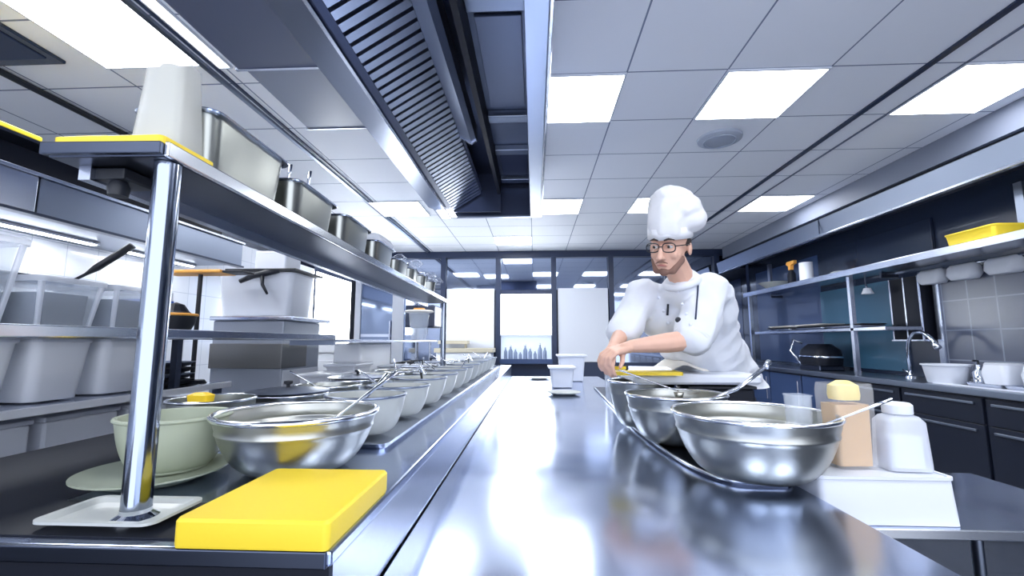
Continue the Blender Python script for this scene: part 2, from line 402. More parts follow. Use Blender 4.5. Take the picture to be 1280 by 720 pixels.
# ------------------------------------------------------------ bowls on the pass
def bowl(name, R, r, h, m, label, loc, cat='bowl', group=None, ridge=True, rm=RIM, t=.004):
    T = thing(name, label, cat, loc, group=group)
    pr = [(0, 0), (r*.82, 0), (r, .004)]
    for a, b in ((.10, .012), (.20, .04), (.32, .09), (.45, .17), (.58, .28), (.69, .40), (.78, .52), (.85, .64)):
        pr.append((r+(R-r)*a, .004+(h-.004)*b))
    if ridge: pr += [(r+(R-r)*.885, .004+(h-.004)*.70), (r+(R-r)*.915, .004+(h-.004)*.72), (r+(R-r)*.915, .004+(h-.004)*.745), (r+(R-r)*.90, .004+(h-.004)*.765)]
    else: pr += [(r+(R-r)*.91, .004+(h-.004)*.78)]
    pr += [(r+(R-r)*.955, .004+(h-.004)*.88), (R, h)]
    out = list(pr)
    for q in reversed(pr[2:]): out.append((q[0]-t, max(.008, q[1]+t*.3)))
    out.append((0, .006))
    link('body', lathe(out, 64), m, T, smooth=50)
    link('rim', torus(R, .006 if R > .13 else .004, h), rm, T, smooth=True)
    return T
TZ = ZL+.0125
b1 = bowl('mixing_bowl', .160, .085, .118, STEEL_WARM, 'large steel mixing bowl nearest on the pass ledge, behind the yellow board', (-.506, .965, ZL+.0005))
g1 = bowl('ceramic_bowl', .100, .062, .105, CERAM, 'pale green ceramic bowl beside the nearest steel bowl', (-.752, .93, ZL+.009), ridge=False, rm=CERAM, t=.006)
link('foot_ring', torus(.060, .005, .004), CERAM, g1, smooth=True)
tag(link('yellow_scoop', loft([rr(.055, .03, .01, 0), rr(.06, .034, .012, .018), rr(.03, .02, .008, .024)]), YELLOW_D, None, (-.83, 1.10, ZL+.118)), 'yellow scoop resting on the pot behind the green bowl', 'scoop')
pot = bowl('stock_pot', .10, .085, .118, STEEL_PAN, 'steel pot hidden behind the green bowl with a yellow scoop on it', (-.85, 1.17, ZL), ridge=False)
bp = bowl('prep_bowl', .110, .066, .105, CERAMW, 'pale prep bowl directly behind the large steel mixing bowl', (-.482, 1.29, TZ), group='pale prep bowls in a row on the ledge', ridge=False, rm=STEEL_MID)
link('contents', lathe([(0, .080), (.05, .084), (.095, .078), (.10, .07), (0, .07)], 24), mat('dark_food', (.05, .05, .045), .5), bp)
names = ['third', 'fourth', 'fifth', 'sixth', 'seventh', 'eighth', 'ninth', 'tenth', 'eleventh', 'twelfth', 'thirteenth']
ys = [1.60, 1.90, 2.19, 2.48, 2.77, 3.06, 3.34, 3.62, 3.90, 4.18, 4.45]
for k, yy in enumerate(ys):
    dup(bp, (-.482, yy, TZ), names[k]+' bowl from the near end in the right-hand row on the ledge', scale=1.0 if k % 2 else .97)
b2 = bowl('steel_bowl', .125, .07, .095, STEEL_PAN, 'shallow steel bowl with a flat lid, nearest of the left row', (-.83, 1.50, ZL), group='steel bowls in the left row on the ledge')
link('contents', lathe([(0, .066), (.06, .068), (.10, .064), (.10, .058), (0, .058)], 24), MATS['dark_food'], b2)
l0 = thing('pan_lid', 'flat steel lid on the nearest bowl of the left row', 'lid', (-.83, 1.50, ZL+.102), group='flat lids on the left row')
link('disc', lathe([(0, .010), (.06, .008), (.13, .0), (.132, .003), (.06, .012), (0, .014)]), STEEL_MID, l0, smooth=40)
link('knob', lathe([(0, .013), (.006, .013), (.006, .022), (.014, .026), (.014, .034), (0, .036)], 20), BLACK, l0, smooth=40)
for k, yy in enumerate([1.80, 2.10, 2.40, 2.70, 3.0, 3.3, 3.6, 3.9, 4.2]):
    dup(b2, (-.83, yy, ZL), '%s steel bowl from the near end in the left row on the ledge' % (['second']+names)[k])
    if k in (1, 4, 6): dup(l0, (-.83, yy, ZL+.102), 'flat lid on the %s bowl of the left row' % (['second']+names)[k])
# ladles and spoons standing in the bowls
def ladle(label, loc, d, L=.30, rb=.03, g=None, name='ladle'):
    d = Vector(d).normalized()
    T = thing(name, label, 'ladle', loc, group=g)
    pts = [Vector((0, 0, .02))+d*(L*s) for s in (0, .2, .5, .8, 1)]
    link('handle', tube(pts, [.005, .005, .0055, .007, .008], flat=.5), CHROME, T, smooth=True)
    link('cup', lathe([(0, -.012), (rb*.7, -.004), (rb, .016), (rb-.003, .016), (rb*.65, 0), (0, -.006)], 24), STEEL_WARM, T, smooth=True)
    return T
la = ladle('ladle standing in the large steel bowl on the pass ledge', (-.47, 1.02, TZ+.05), (.5, .5, .45), .20, g='ladles in the bowls on the ledge')
for k, yy in enumerate([1.29]+ys):
    dup(la, (-.51+.02*(k % 3), yy, TZ+.045), 'ladle in the %s bowl of the right-hand row' % (['second']+names)[k], rotz=.5+.9*((k*7) % 5), scale=.85)
for yy, nm in ((1.80, 'second'), (2.40, 'fourth'), (2.70, 'fifth'), (3.3, 'seventh'), (3.9, 'ninth'), (4.2, 'tenth')):
    dup(la, (-.83, yy, ZL+.045), 'ladle in the '+nm+' steel bowl of the left row', rotz=5.1*yy, scale=.85)

# ------------------------------------------------------------ over-shelf rack
ROT = math.atan(.030)
t = thing('overhead_shelf_rack', 'steel rack over the pass with a high shelf on round posts', 'shelf', (-.60, .68, ZL), ROT)
ZS = 1.59-ZL
bm = NB(); box(bm, -.17, .0175, -.032, 2.72, ZS-.020, ZS, .003)
link('shelf_board', bm, STEEL_DARK, t)
link('shelf_edge', B(.0176, .026, -.034, 2.722, ZS-.020, ZS+.004, .002), RIM, t)
link('shelf_edge', B(-.175, .0176, -.042, -.0325, ZS-.018, ZS+.002, .002), STEEL_DARK, t)  # near edge in darker steel: its shade is put into the colour
link('under_rail', B(-.15, -.13, 0, 2.70, ZS-.045, ZS-.0205), STEEL, t)
for x, yy in ((0, 0), (0, 2.66)):
    p = link('post', tube([(x, yy, .002), (x, yy, ZS-.021)], .0195, seg=24), POSTM, t, smooth=40)
    link('foot', lathe([(0, .004), (.03, .0005), (.03, .008), (.0198, .014), (.0198, .02)], 24, cx=x, cy=yy), CHROME, p, smooth=40)
u = thing('sensor_probe', 'black clamp device fixed beneath the near end of the high shelf', 'device', (-.70, .70, ZL+ZS-.021))
link('bracket', B(-.035, .02, -.015, .05, -.02, 0, .003), BLACK, u)
link('knob', lathe([(0, -.045), (.014, -.045), (.016, -.03), (.012, -.02), (0, -.02)], 24, cx=-.002), BLACK, u, smooth=40)
def SX(dx, yy):   # rack local x to world
    return -.60+dx*math.cos(ROT)-(yy-.68)*math.sin(ROT)
ZT = 1.59+.0008
tag(link('cutting_board', loft([rr(.180, .115, .006, 0), rr(.184, .119, .01, .002), rr(.184, .119, .01, .013), rr(.178, .113, .008, .015)]), YELLOW, None, (SX(-.074, .71), .703, ZT)), 'thin yellow cutting board on the near end of the high shelf', 'cutting board')
tag(link('cutting_board', loft([rr(.07, .09, .006, 0), rr(.07, .09, .01, .008), rr(.068, .088, .01, .010)]), YELLOW_D, None, (SX(-.125, .70), .71, ZT+.0155)), 'small yellow board lying on the yellow board of the high shelf', 'cutting board')
# translucent container upside down on the board
t = thing('plastic_container', 'tall translucent plastic container standing on the yellow board of the high shelf', 'container', (SX(-.030, .725), .712, ZT+.0155), .15)
link('body', loft([rr(.078, .080, .012, 0), rr(.060, .064, .015, .160), rr(.050, .054, .012, .165)]), mat('milky_plastic', (.74, .74, .68), .25, alpha=.62), t, smooth=40)
link('inner_bag', loft([rr(.05, .05, .012, .002), rr(.056, .052, .015, .08), rr(.036, .044, .015, .15)]), mat('milky_inner', (.62, .60, .52), .5), t, smooth=40)
# steel pans on the high shelf
def pan(label, yy, wx, wy, h, dx=-.075, rot=0):
    T = thing('steel_pan', label, 'pan', (SX(dx, yy), yy, ZT), ROT+rot, group='steel food pans on the high shelf')
    link('body', open_tub(wx, wy, h, wx*.90, wy*.90, .038, .003, .002), STEEL_PAN, T, smooth=40)
    link('rim', loft([rr(wx+.018, wy+.018, .034, h+.004), rr(wx+.022, wy+.022, .036, h+.002), rr(wx+.018, wy+.018, .034, h-.001), rr(wx, wy, .028, h-.001), rr(wx-.002, wy-.002, .028, h+.005), rr(wx+.018, wy+.018, .034, h+.004)], cap0=False, cap1=False), STEEL, T, smooth=40)
    return T
p1 = pan('largest steel food pan on the high shelf, beside the translucent container', .905, .150, .275, .122)
p2 = pan('second steel food pan on the high shelf, with two utensil handles in it', 1.215, .150, .25, .105)
p3 = pan('third steel food pan from the near end of the high shelf', 1.54, .150, .25, .105)
p4 = pan('fourth steel food pan on the high shelf, topped with a white cloth', 1.87, .150, .24, .095)
for k, yy in enumerate((2.16, 2.42, 2.68, 2.94)):
    dup(p4, (SX(-.075, yy), yy, ZT), '%s steel food pan along the high shelf' % ['fifth', 'sixth', 'seventh', 'farthest'][k], rotz=ROT+.1*k, scale=(1, .85, .8))
tag(link('folded_cloth', loft([rr(.15, .17, .02, 0), rr(.16, .18, .03, .012), rr(.14, .17, .03, .03), rr(.09, .10, .03, .045)]), CLOTH, None, (SX(-.07, 1.87), 1.87, ZT+.101), smooth=40), 'folded white cloth on top of a steel pan on the high shelf', 'cloth')
for k in range(2):
    ladle(['spoon handle upright in the second pan, left of two', 'spoon handle upright in the second pan, right of two'][k], (SX(-.07+.03*k, 1.17), 1.16+.05*k, ZT+.02), (.05, .08, 1), .14, .02, 'spoons in the second pan', 'serving_spoon')
g = 'small utensils piled at the far end of the high shelf'
for k in range(14):
    a = random.uniform(-.6, .6)
    yy = 2.08+.07*k
    if k == 0:
        wk = thing('whisk', 'small whisk among the utensils piled on the far high shelf pans', 'whisk', (SX(-.06, yy), yy, ZT+.075), group=g)
        link('handle', tube([(0, -.06, 0), (0, .02, .01)], .006), CHROME, wk, smooth=True)
        bm = NB()
        for q in range(4):
            c, s = math.cos(q*PI/4), math.sin(q*PI/4)
            tube([(c*rr_, .02+yy_, .01+s*rr_) for rr_, yy_ in ((.003, 0), (.022, .03), (.024, .05), (0, .075), (-.024, .05), (-.022, .03), (-.003, 0))], .0012, bm, 5)
        link('wires', bm, CHROME, wk, smooth=True)
    else:
        c = dup(wk, (SX(-.03-.05*(k % 3), yy), yy, ZT+.078+.01*(k % 2)), wk['label'], rotz=a*3)

# middle shelf next to the pass
t = thing('middle_shelf', 'narrow steel shelf running at eye level left of the pass', 'shelf', (0, 0, 0))
link('shelf_board', B(-1.22, -1.0, .2, 2.20, 1.286, 1.312, .004), STEEL, t); link('shelf_lip', B(-.999, -.99, .2, 2.19, 1.288, 1.314, .003), RIM, t)
link('shelf_board', B(-1.20, -1.0, 2.21, 4.6, 1.275, 1.292, .004), STEEL, t)
link('end_plate', B(-1.22, -.995, 2.195, 2.215, 1.262, 1.313), STEEL_MID, t)
for x, yy in ((-1.05, 1.18), (-1.19, 1.35), (-1.05, 4.5), (-1.19, 4.5)):
    link('leg', tube([(x, yy, ZL-.011), (x, yy, 1.284 if yy < 2 else 1.274)], .012), STEEL, t, smooth=40)
# coffee machine & jar at the far end of the middle shelf
t = thing('coffee_machine', 'black coffee machine far behind the middle shelf', 'coffee machine', (-1.45, 5.5, .8985))
link('base', B(-.22, .22, -.2, .2, 0, .12, .01), BLACKM, t); link('column', B(-.2, -.02, -.18, .18, .12, .75, .02), BLACKM, t)
link('head', B(-.2, .26, -.2, .2, .55, .82, .02), mat('dark_grey_plastic', (.05, .06, .10), .35), t)
link('drip_tray', B(0, .2, -.18, .1, .121, .135), STEEL, t); link('spout', tube([(.13, -.05, .55), (.13, -.05, .46)], .018), STEEL, t)
t = thing('glass_jar', 'tall glass jar with an orange and white lid on the far middle shelf', 'jar', (-1.09, 4.2, 1.2925))
link('body', lathe([(0, 0), (.065, 0), (.07, .01), (.095, .24), (.09, .26), (.086, .255), (.064, .012), (0, .012)]), CLEAR, t, smooth=40)
link('lid', lathe([(0, .262), (.13, .262), (.14, .270), (.12, .282), (0, .285)]), PAPER, t, smooth=40)
link('lid_knob', lathe([(0, .285), (.06, .285), (.05, .302), (0, .305)]), ORANGE, t, smooth=40)

# ------------------------------------------------------------ left counter, rear rack and wall units
t = thing('left_counter', 'stainless counter against the white tiled left wall', 'counter', (0, 0, 0))
link('worktop', B(XL+.005, -1.5, -1.5, 2.22, .845, .883, .004), STEEL, t)
link('front_lip', B(-1.499, -1.485, -1.5, 2.22, .860, .885, .003), BRIGHTW, t)
link('cabinet', B(XL+.005, -1.56, -1.5, 2.20, .1, .844), CAB, t)
link('plinth', B(XL+.005, -1.6, -1.5, 2.2, 0, .1), BLACKM, t)
t = thing('bin_rack', 'two-tier steel rack on the left counter holding the plastic bins', 'rack', (0, 0, 0))
link('upper_shelf', B(-2.05, -1.50, -.4, 1.98, 1.290, 1.312, .003), STEEL, t)
link('lower_shelf', B(-2.05, -1.50, -.4, 2.17, 1.062, 1.084, .003), STEEL, t); link('shelf_lip', B(-1.499, -1.485, -.4, 2.17, 1.060, 1.086, .003), BRIGHTW, t)
for x in (-1.53, -2.02):
    for yy in (-.3, 2.13):
        link('leg', B(x-.014, x+.014, yy-.014, yy+.014, .8835, 1.0615), STEEL_DARK, t)
for x in (-2.02,):
    for yy in (-.3, 1.9):
        link('upright', B(x-.014, x+.014, yy-.014, yy+.014, 1.0845, 1.2895), STEEL_DARK, t)
link('upright', B(-1.544, -1.516, 1.85, 1.878, 1.0845, 1.2895), STEEL_DARK, t)
# clear bins
def bin_(label, loc, wx, wy, h, m=CLEAR):
    T = thing('plastic_bin', label, 'bin', loc, group='clear plastic bins on the left rack')
    link('tub', open_tub(wx, wy, h, wx*.86, wy*.84, .02, .004, .012), m, T, smooth=40)
    link('contents', loft([rr(wx*.80, wy*.74, .02, .01), rr(wx*.84, wy*.8, .02, h*.74)]), mat('bin_contents', (.045, .058, .09), .6) if 'bin_contents' not in MATS else MATS['bin_contents'], T)
    for sx_ in (-1, 1): link('corner_edge', loft([rr(.012, .012, .004, 0, cx=wx*.43-.006, cy=sx_*(wy*.42-.006)), rr(.014, .014, .004, h-.01, cx=wx*.5-.004, cy=sx_*(wy*.5-.004))]), WHITE_T, T)
    link('rim', loft([rr(wx+.02, wy+.02, .03, h-.012), rr(wx+.034, wy+.034, .035, h-.012), rr(wx+.034, wy+.034, .035, h+.006), rr(wx+.02, wy+.02, .03, h+.006)], cap0=False, cap1=False), WHITE_T, T, smooth=40)
    return T
bin_('large clear plastic bin at the left edge of the upper rack shelf', (-1.70, 1.10, 1.3125), .30, .34, .27)
bin_('clear plastic bin with a knife across it, middle of the upper rack shelf', (-1.64, 1.39, 1.3125), .26, .20, .165)
bin_('clear plastic bin nearest the shelf post on the upper rack', (-1.64, 1.63, 1.3125), .26, .18, .165)
t = thing('knife', 'knife with a black handle lying across the clear bin', 'knife', (-1.58, 1.45, 1.49))
link('blade', prism([(0, 0), (.16, -.004), (.17, .006), (0, .025)], 'y', -.001, .001), STEEL, t)
t.rotation_euler = (0, 0, .0)
t.children[0].rotation_euler = (0, PI, 0)
link('handle', tube([(0, 0, .0), (.03, .01, .022), (.055, .02, .045), (.15, .05, .13)], [.006, .007, .016, .016], flat=.7), BLACK, t, smooth=True)
tag(link('dark_tray', open_tub(.22, .62, .012, .20, .60, .01, .002, .004), BLACK, None, (-1.86, 1.55, 1.497)), 'long dark tray lying over the back of the clear bins', 'tray')
bk = thing('white_tub', 'white plastic tub at the left edge of the lower rack shelf', 'tub', (-1.68, 1.20, 1.0845), group='white tubs on the lower rack shelf')
link('body', open_tub(.25, .19, .19, .21, .16, .03, .004, .006), BRIGHTW, bk, smooth=40)
link('lid', loft([rr(.262, .202, .03, .1945), rr(.262, .202, .03, .202), rr(.24, .18, .03, .204)]), WHITE, bk)
dup(bk, (-1.68, 1.43, 1.0845), 'white plastic tub in the middle of the lower rack shelf')
dup(bk, (-1.68, .97, 1.0845), 'white plastic tub partly cut by the left edge, lower rack shelf')
dup(bk, (-1.68, 1.66, 1.0845), 'white plastic tub behind the near post on the lower rack shelf')
cb = thing('storage_box', 'pale storage box on the counter beneath the rack, at the left edge', 'box', (-1.75, 1.25, .884), group='pale boxes on the counter under the rack')
link('body', B(-.16, .16, -.13, .13, 0, .135, .008), PANELW, cb); link('lid', B(-.165, .165, -.135, .135, .1355, .15, .004), WHITE, cb)
dup(cb, (-1.75, 1.55, .884), 'pale storage box in the middle of the counter beneath the rack')
dup(cb, (-1.75, 1.85, .884), 'pale storage box at the far end of the counter beneath the rack')
tag(link('green_sponge', loft([rr(.10, .14, .01, 0), rr(.104, .144, .012, .02), rr(.10, .14, .01, .04)]), mat('lime', (.5, .62, .25), .8), None, (-1.56, .95, 1.0845+.205)), 'lime green pad on a white tub at the left edge', 'sponge')
# items on the upper rack behind the near post
t = thing('food_bowl', 'black bowl with an orange rim on the upper rack shelf', 'bowl', (-1.58, 1.90, 1.3125))
link('body', lathe([(0, 0), (.05, 0), (.075, .05), (.08, .09), (.075, .09), (.06, .03), (0, .01)]), BLACK, t, smooth=40); link('rim', torus(.08, .006, .085), ORANGE, t, smooth=True)
link('contents', lathe([(0, .14), (.03, .13), (.05, .10), (.07, .082), (0, .08)], 12), BLACKM, t)
tag(link('small_box', B(-.03, .03, -.03, .03, 0, .05, .004), ORANGE, None, (-1.655, 1.80, 1.3125)), 'small orange box beside the black bowl', 'box')
t = thing('stacked_carton', 'white and blue carton standing behind the near post', 'carton', (-1.72, 1.90, 1.3125))
link('body', B(-.075, .075, -.06, .06, 0, .19, .004), WHITE, t); link('band', B(-.076, .076, -.061, .061, .10, .15), BLUE, t)
t = thing('kitchen_scale', 'flat orange rectangular platter on a thin stand behind the black bowl', 'scale', (-1.62, 2.08, 1.0845))
link('stand', tube([(0, 0, 0), (0, 0, .52)], .010), BLACK, t); link('platter', B(-.17, .14, -.06, .06, .520, .536, .006), ORANGE, t); link('grip', tube([(-.16, 0, .528), (-.22, 0, .515)], .012), BLACK, t); link('rim', B(.141, .24, -.05, .05, .522, .532, .003), BLACK, t); link('base', lathe([(0, 0), (.06, 0), (.05, .015), (0, .015)]), BLACK, t)
# dark trays between shelf levels
g = 'dark oven trays stacked on the lower rack shelf'
for k in range(4):
    T = tag(link('oven_tray', open_tub(.34, .13, .022, .32, .11, .02, .003, .01), BLACK if k % 2 == 0 else STEEL_MID, None, (-1.76, 1.99, 1.0846+.0265*k)), ['bottom', 'second', 'third', 'top'][k]+' tray of the stack behind the near post, lower rack shelf', 'tray', g)

# wall unit above
t = thing('wall_cabinet', 'long grey steel wall cabinet with a dark top recess on the left wall', 'cabinet', (0, 0, 0))
link('carcass', B(XL+.005, -2.40, -1.4, 3.45, 1.89, 2.065, .003), STEEL_MID, t)
link('front_panel', B(-2.399, -2.36, -1.4, 1.95, 1.885, 2.06, .004), STEEL, t)
link('front_panel', B(-2.399, -2.36, 1.96, 3.46, 1.885, 2.06, .004), STEEL_MID, t)
link('bottom_edge', B(-2.40, -2.345, -1.4, 3.47, 1.872, 1.886, .002), STEEL_DARK, t)
link('top_edge', B(-2.40, -2.345, -1.4, 3.47, 2.061, 2.078, .002), STEEL, t)
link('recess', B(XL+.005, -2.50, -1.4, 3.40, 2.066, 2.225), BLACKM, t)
link('top_board', B(XL+.005, -2.38, -1.4, 3.40, 2.226, 2.24), STEEL_DARK, t)
for yy, nm in ((.2, 'nearest'), (1.25, 'second'), (2.3, 'third'), (3.1, 'farthest')):  # added glowing strips brighten the wall tiles; no such lamps are known here
    u = thing('under_cabinet_fill', 'added fill strip under the left wall cabinet, '+nm+' along', 'lamp', (-2.72, yy, 1.8885), group='added fill strips under the wall cabinet')
    link('housing', B(-.03, .03, -.30, .30, -.014, 0), PANELW, u); link('tube', B(-.02, .02, -.29, .29, -.018, -.0145), mat('fill_strip_'+nm, (.93, .96, 1), .5, emit=11), u)
for k, (yy, s) in enumerate(((1.55, .35), (1.86, .2), (2.06, .12))):
    tag(link('cutting_board', loft([rr(.16, s, .006, 0), rr(.164, s+.004, .01, .004), rr(.164, s+.004, .01, .018), rr(.158, s-.004, .008, .022)]), YELLOW, None, (-2.46, yy, 2.2405)), ['yellow board on top of the left wall cabinet, nearest', 'yellow board on the left wall cabinet, middle of three', 'short yellow board on the left wall cabinet, farthest'][k], 'cutting board', 'yellow boards on the wall cabinet')

# stainless tower with containers on it
t = thing('stainless_tower', 'tall grey stainless warming cabinet left of the pass', 'cabinet', (-1.50, 2.45, 0))
TWM = mat('tower_grey', (.34, .37, .43), .4, .4)
link('body', B(-.20, .185, -.15, .25, .06, 1.39, .006), TWM, t)
link('upper_band', B(-.205, .188, -.16, .10, 1.14, 1.27, .004), mat('tower_band', (.20, .20, .20), .35, .6), t)
link('side_panel', B(.1855, .19, -.14, .24, .1, 1.13), WHITE, t)
link('top_deck', B(-.21, .24, -.17, .27, 1.391, 1.412, .004), STEEL, t)
for x in (-.17, .16):
    for yy in (-.12, .22): link('foot', tube([(x, yy, 0), (x, yy, .06)], .02), BLACK, t)
t = thing('plastic_container', 'wide translucent container on the stainless cabinet', 'container', (-1.51, 2.46, 1.4125))
link('tub', open_tub(.42, .26, .235, .38, .23, .03, .005, .008), WHITE_T, t, smooth=40)
link('contents', loft([rr(.35, .20, .02, .01), rr(.37, .21, .02, .15)]), mat('grey_food', (.30, .32, .36), .6), t)
link('lid', B(-.15, .24, -.16, .16, .245, .257, .003), BLACK, t)
t2 = thing('spray_gun', 'black clamp handle hanging on the front of the translucent container', 'handle', (-1.47, 2.30, 1.60))
link('body', tube([(-.10, 0, -.0), (-.03, 0, .03), (.04, 0, .045), (.10, .02, .06)], [.012, .016, .018, .012]), BLACK, t2, smooth=True)
link('lever', tube([(.02, 0, .04), (.03, -.01, -.02), (.06, -.01, -.07)], [.01, .009, .006]), BLACK, t2, smooth=True)
tag(link('white_box', B(-.09, .09, -.08, .08, 0, .11, .01), WHITE, None, (-1.46, 2.46, 1.673)), 'white box on top of the translucent container', 'box')
# white units beyond the tower
t = thing('white_cabinet', 'bright white low cabinet beyond the stainless tower', 'cabinet', (-1.68, 3.35, 0))
link('body', B(-.30, .30, -.25, .45, 0, 1.20, .006), BRIGHTW, t); link('top', B(-.31, .31, -.26, .46, 1.201, 1.255, .004), BRIGHTW, t)
link('door', B(-.28, .28, -.262, -.251, .1, 1.15, .003), BRIGHTW, t)
tag(link('white_box', B(-.09, .09, -.30, .30, 0, .27, .012), BRIGHTW, None, (-1.19, 3.12, ZL-.0115)), 'large plain white box in front of the white cabinet', 'box')
k0 = thing('lidded_box', 'white lidded food box left of the bowls, nearest of three', 'box', (-1.10, 2.35, ZL-.0115), group='white lidded boxes behind the bowls')
link('body', open_tub(.17, .26, .10, .14, .23, .02, .004, .004), WHITE, k0, smooth=40); link('lid', B(-.095, .095, -.14, .14, .105, .118, .004), WHITE, k0)
dup(k0, (-1.10, 2.65, ZL-.0115), 'white lidded food box left of the bowls, second of three', scale=(1, 1, 1.3))
dup(k0, (-.985, 3.15, ZL-.0115), 'white lidded food box left of the bowls, farthest of three', scale=(.8, 1, 1))
# glass-door fridge
t = thing('display_fridge', 'tall glass-door fridge with white posts at the far left', 'fridge', (-1.82, 4.75, 0))
link('cabinet', B(-.16, .44, 0, .5, 0, 2.0, .005), GLASS_F, t)
link('post', B(-.16, -.115, -.02, .0, 0, 2.0), BLACKM, t); link('post', B(-.11, -.05, -.02, .0, 0, 2.0), PANELW, t)
link('post', B(.30, .42, -.02, .0, 0, 2.0), PANELW, t)
link('top_rail', B(-.16, .44, -.022, 0, 2.0, 2.06), STEEL, t); link('handle', tube([(.28, -.03, .9), (.28, -.03, 1.5)], .01), STEEL, t)
link('shelf_strip', B(-.04, .29, -.012, -.002, 1.33, 1.36), STEEL, t)
t = thing('rear_counter', 'dark low counter at the far left below the coffee machine', 'counter', (0, 0, 0))
link('worktop', B(-1.9, -.9, 5.27, 5.75, .87, .898, .004), STEEL, t)
link('body', B(-1.88, -.91, 5.29, 5.74, 0, .869), CAB, t)
g = 'dark pans on the far end beside the bowls'
for k in range(2):
    T = tag(link('dark_pan', open_tub(.2, .3, .10, .17, .26, .02, .003, .006), BLACK, None, (-1.08, 3.75+.36*k, ZL-.0115), smooth=40), 'dark deep pan left of the bowls, '+['nearer', 'farther'][k]+' of two', 'pan', g)

# ------------------------------------------------------------ right side of the island
poly = [(.515, 4.0), (.49, 3.3), (.468, 2.6), (.455, 2.177), (.460, 1.85), (.478, 1.58), (.505, 1.44), (.545, 1.36), (.60, 1.335), (.70, 1.335), (.725, 1.36), (.725, 4.0)]
def catmull(P, n=5):
    o = []
    for i in range(len(P)-1):
        p0, p1, p2, p3 = P[max(i-1, 0)], P[i], P[i+1], P[min(i+2, len(P)-1)]
        for k in range(n):
            u = k/n; o.append(tuple(.5*(2*b+(c-a)*u+(2*a-5*b+4*c-d)*u*u+(3*b-a-3*c+d)*u**3) for a, b, c, d in zip(p0, p1, p2, p3)))
    return o+[P[-1]]
poly = catmull(poly[:-2])+poly[-2:]
t = thing('curved_tray', 'low dark steel tray with a curved bright edge under the right-hand bowls', 'tray', (0, 0, ZI+.0005))
link('bed', prism(poly, 'z', 0, .008), STEEL_DARK, t)
link('edge', tube([(x, yy, .010) for x, yy in poly[:-2]]+[(.72, 1.352, .010)], .006, seg=8), RIM, t, smooth=True)
ZB = ZI+.0095
b = bowl('mixing_bowl', .226, .125, .178, STEEL_WARM, 'largest steel mixing bowl in the right foreground on the island', (.652, 1.42, ZB))
t = ladle('long-handled ladle with its handle over the right rim of the largest bowl', (.745, 1.31, ZB+.125), (.80, -.10, .34), .235, .03, name='ladle')
t.children[0].scale = (1, 1.6, 1.15)
b = bowl('mixing_bowl', .190, .10, .185, STEEL_WARM, 'steel mixing bowl directly behind the largest bowl', (.555, 1.84, ZB))
tongs = thing('tongs', 'steel tongs sticking up out of the bowl behind the largest bowl', 'tongs', (.66, 1.70, ZB+.17))
link('arm', tube([(-.06, 0, 0), (.10, .05, .05), (.24, .09, .14)], [.006, .008, .009], flat=.4), CHROME, tongs, smooth=True)
link('arm', tube([(-.06, .02, 0), (.10, .07, .035), (.24, .10, .125)], [.006, .008, .009], flat=.4), CHROME, tongs, smooth=True)
link('hinge', tube([(.22, .08, .12), (.25, .11, .142)], .011), STEEL, tongs, smooth=True)
link('grip', tube([(-.07, 0, -.002), (-.10, .01, -.02), (-.11, .01, -.05)], .012, flat=.5), BLACK, tongs, smooth=True)
b = bowl('mixing_bowl', .150, .09, .205, STEEL_WARM, 'smaller steel bowl in front of the chef, under the spoon', (.505, 2.19, ZB))
b.scale = (1, 1, 1)
t = ladle('spoon leaning out of the middle bowl towards the chef', (.57, 1.84, ZB+.175), (-.75, .15, .27), .30, .02, name='spoon')
tag(link('wooden_sheet', loft([rr(.30, .16, .01, 0), rr(.30, .16, .01, .004)]), PAPER, None, (.48, 1.95, 1.1295)), 'sheet', 'paper') if False else None
# insulated box, white board, parchment
t = thing('insulated_box', 'dark insulated box carrying the chef white board', 'box', (0, 0, 0))
link('body', B(.545, .95, 2.045, 2.21, ZI+.010, 1.075, .01), BLACKM, t) if False else link('body', B(.67, .95, 2.02, 2.21, ZI+.010, 1.075, .01), BLACKM, t)
link('lid', B(.665, .955, 2.01, 2.22, 1.0755, 1.088, .004), BLACK, t)
bm = loft([rr(.52, .36, .03, 0), rr(.54, .38, .04, .010), rr(.54, .38, .04, .032), rr(.52, .36, .035, .042)])
tag(link('chopping_board', bm, WHITE, None, (.705, 2.17, 1.0975), smooth=40), 'large white board the chef works on, behind the steel bowls', 'chopping board')
bm = NB(); N = 14
V = [[bm.verts.new((-.16+.32*i/N, -.12+.24*j/N, .004+.055*math.exp(-((i/N-.72)**2)/.04)*(.5+.5*j/N)+.006*math.sin(i*.9+j*.5))) for j in range(N+1)] for i in range(N+1)]
for i in range(N):
    for j in range(N): bm.faces.new((V[i][j], V[i+1][j], V[i+1][j+1], V[i][j+1]))
o = tag(link('parchment_sheet', bm, PAPER, None, (.60, 2.14, 1.145), smooth=True), 'creased cream parchment sheet on the white board', 'paper')
so = o.modifiers.new('s', 'SOLIDIFY'); so.thickness = .002
tag(link('cutting_board', loft([rr(.31, .12, .01, 0), rr(.31, .12, .012, .014)]), YELLOW, None, (.46, 1.97, 1.1405)), 'thin yellow cutting board under the chef hands', 'cutting board')
t = thing('knife', 'knife with a yellow handle lying in front of the chef hands', 'knife', (.33, 1.82, 1.176))
link('handle', tube([(-.03, 0, 0), (.03, 0, 0)], .010, flat=.7), YELLOW, t, smooth=True); link('bolster', tube([(.03, 0, 0), (.04, 0, 0)], .009), BLACK, t)
link('blade', prism([(.04, -.008), (.04, .008), (.19, .006), (.21, -.006)], 'y', -.001, .001), STEEL, t)
t = thing('clear_container', 'clear square container on the curved tray, seen below the chef hands', 'container', (.545, 3.05, ZB))
link('body', open_tub(.15, .15, .21, .14, .14, .02, .003, .003), CLEAR, t, smooth=40)
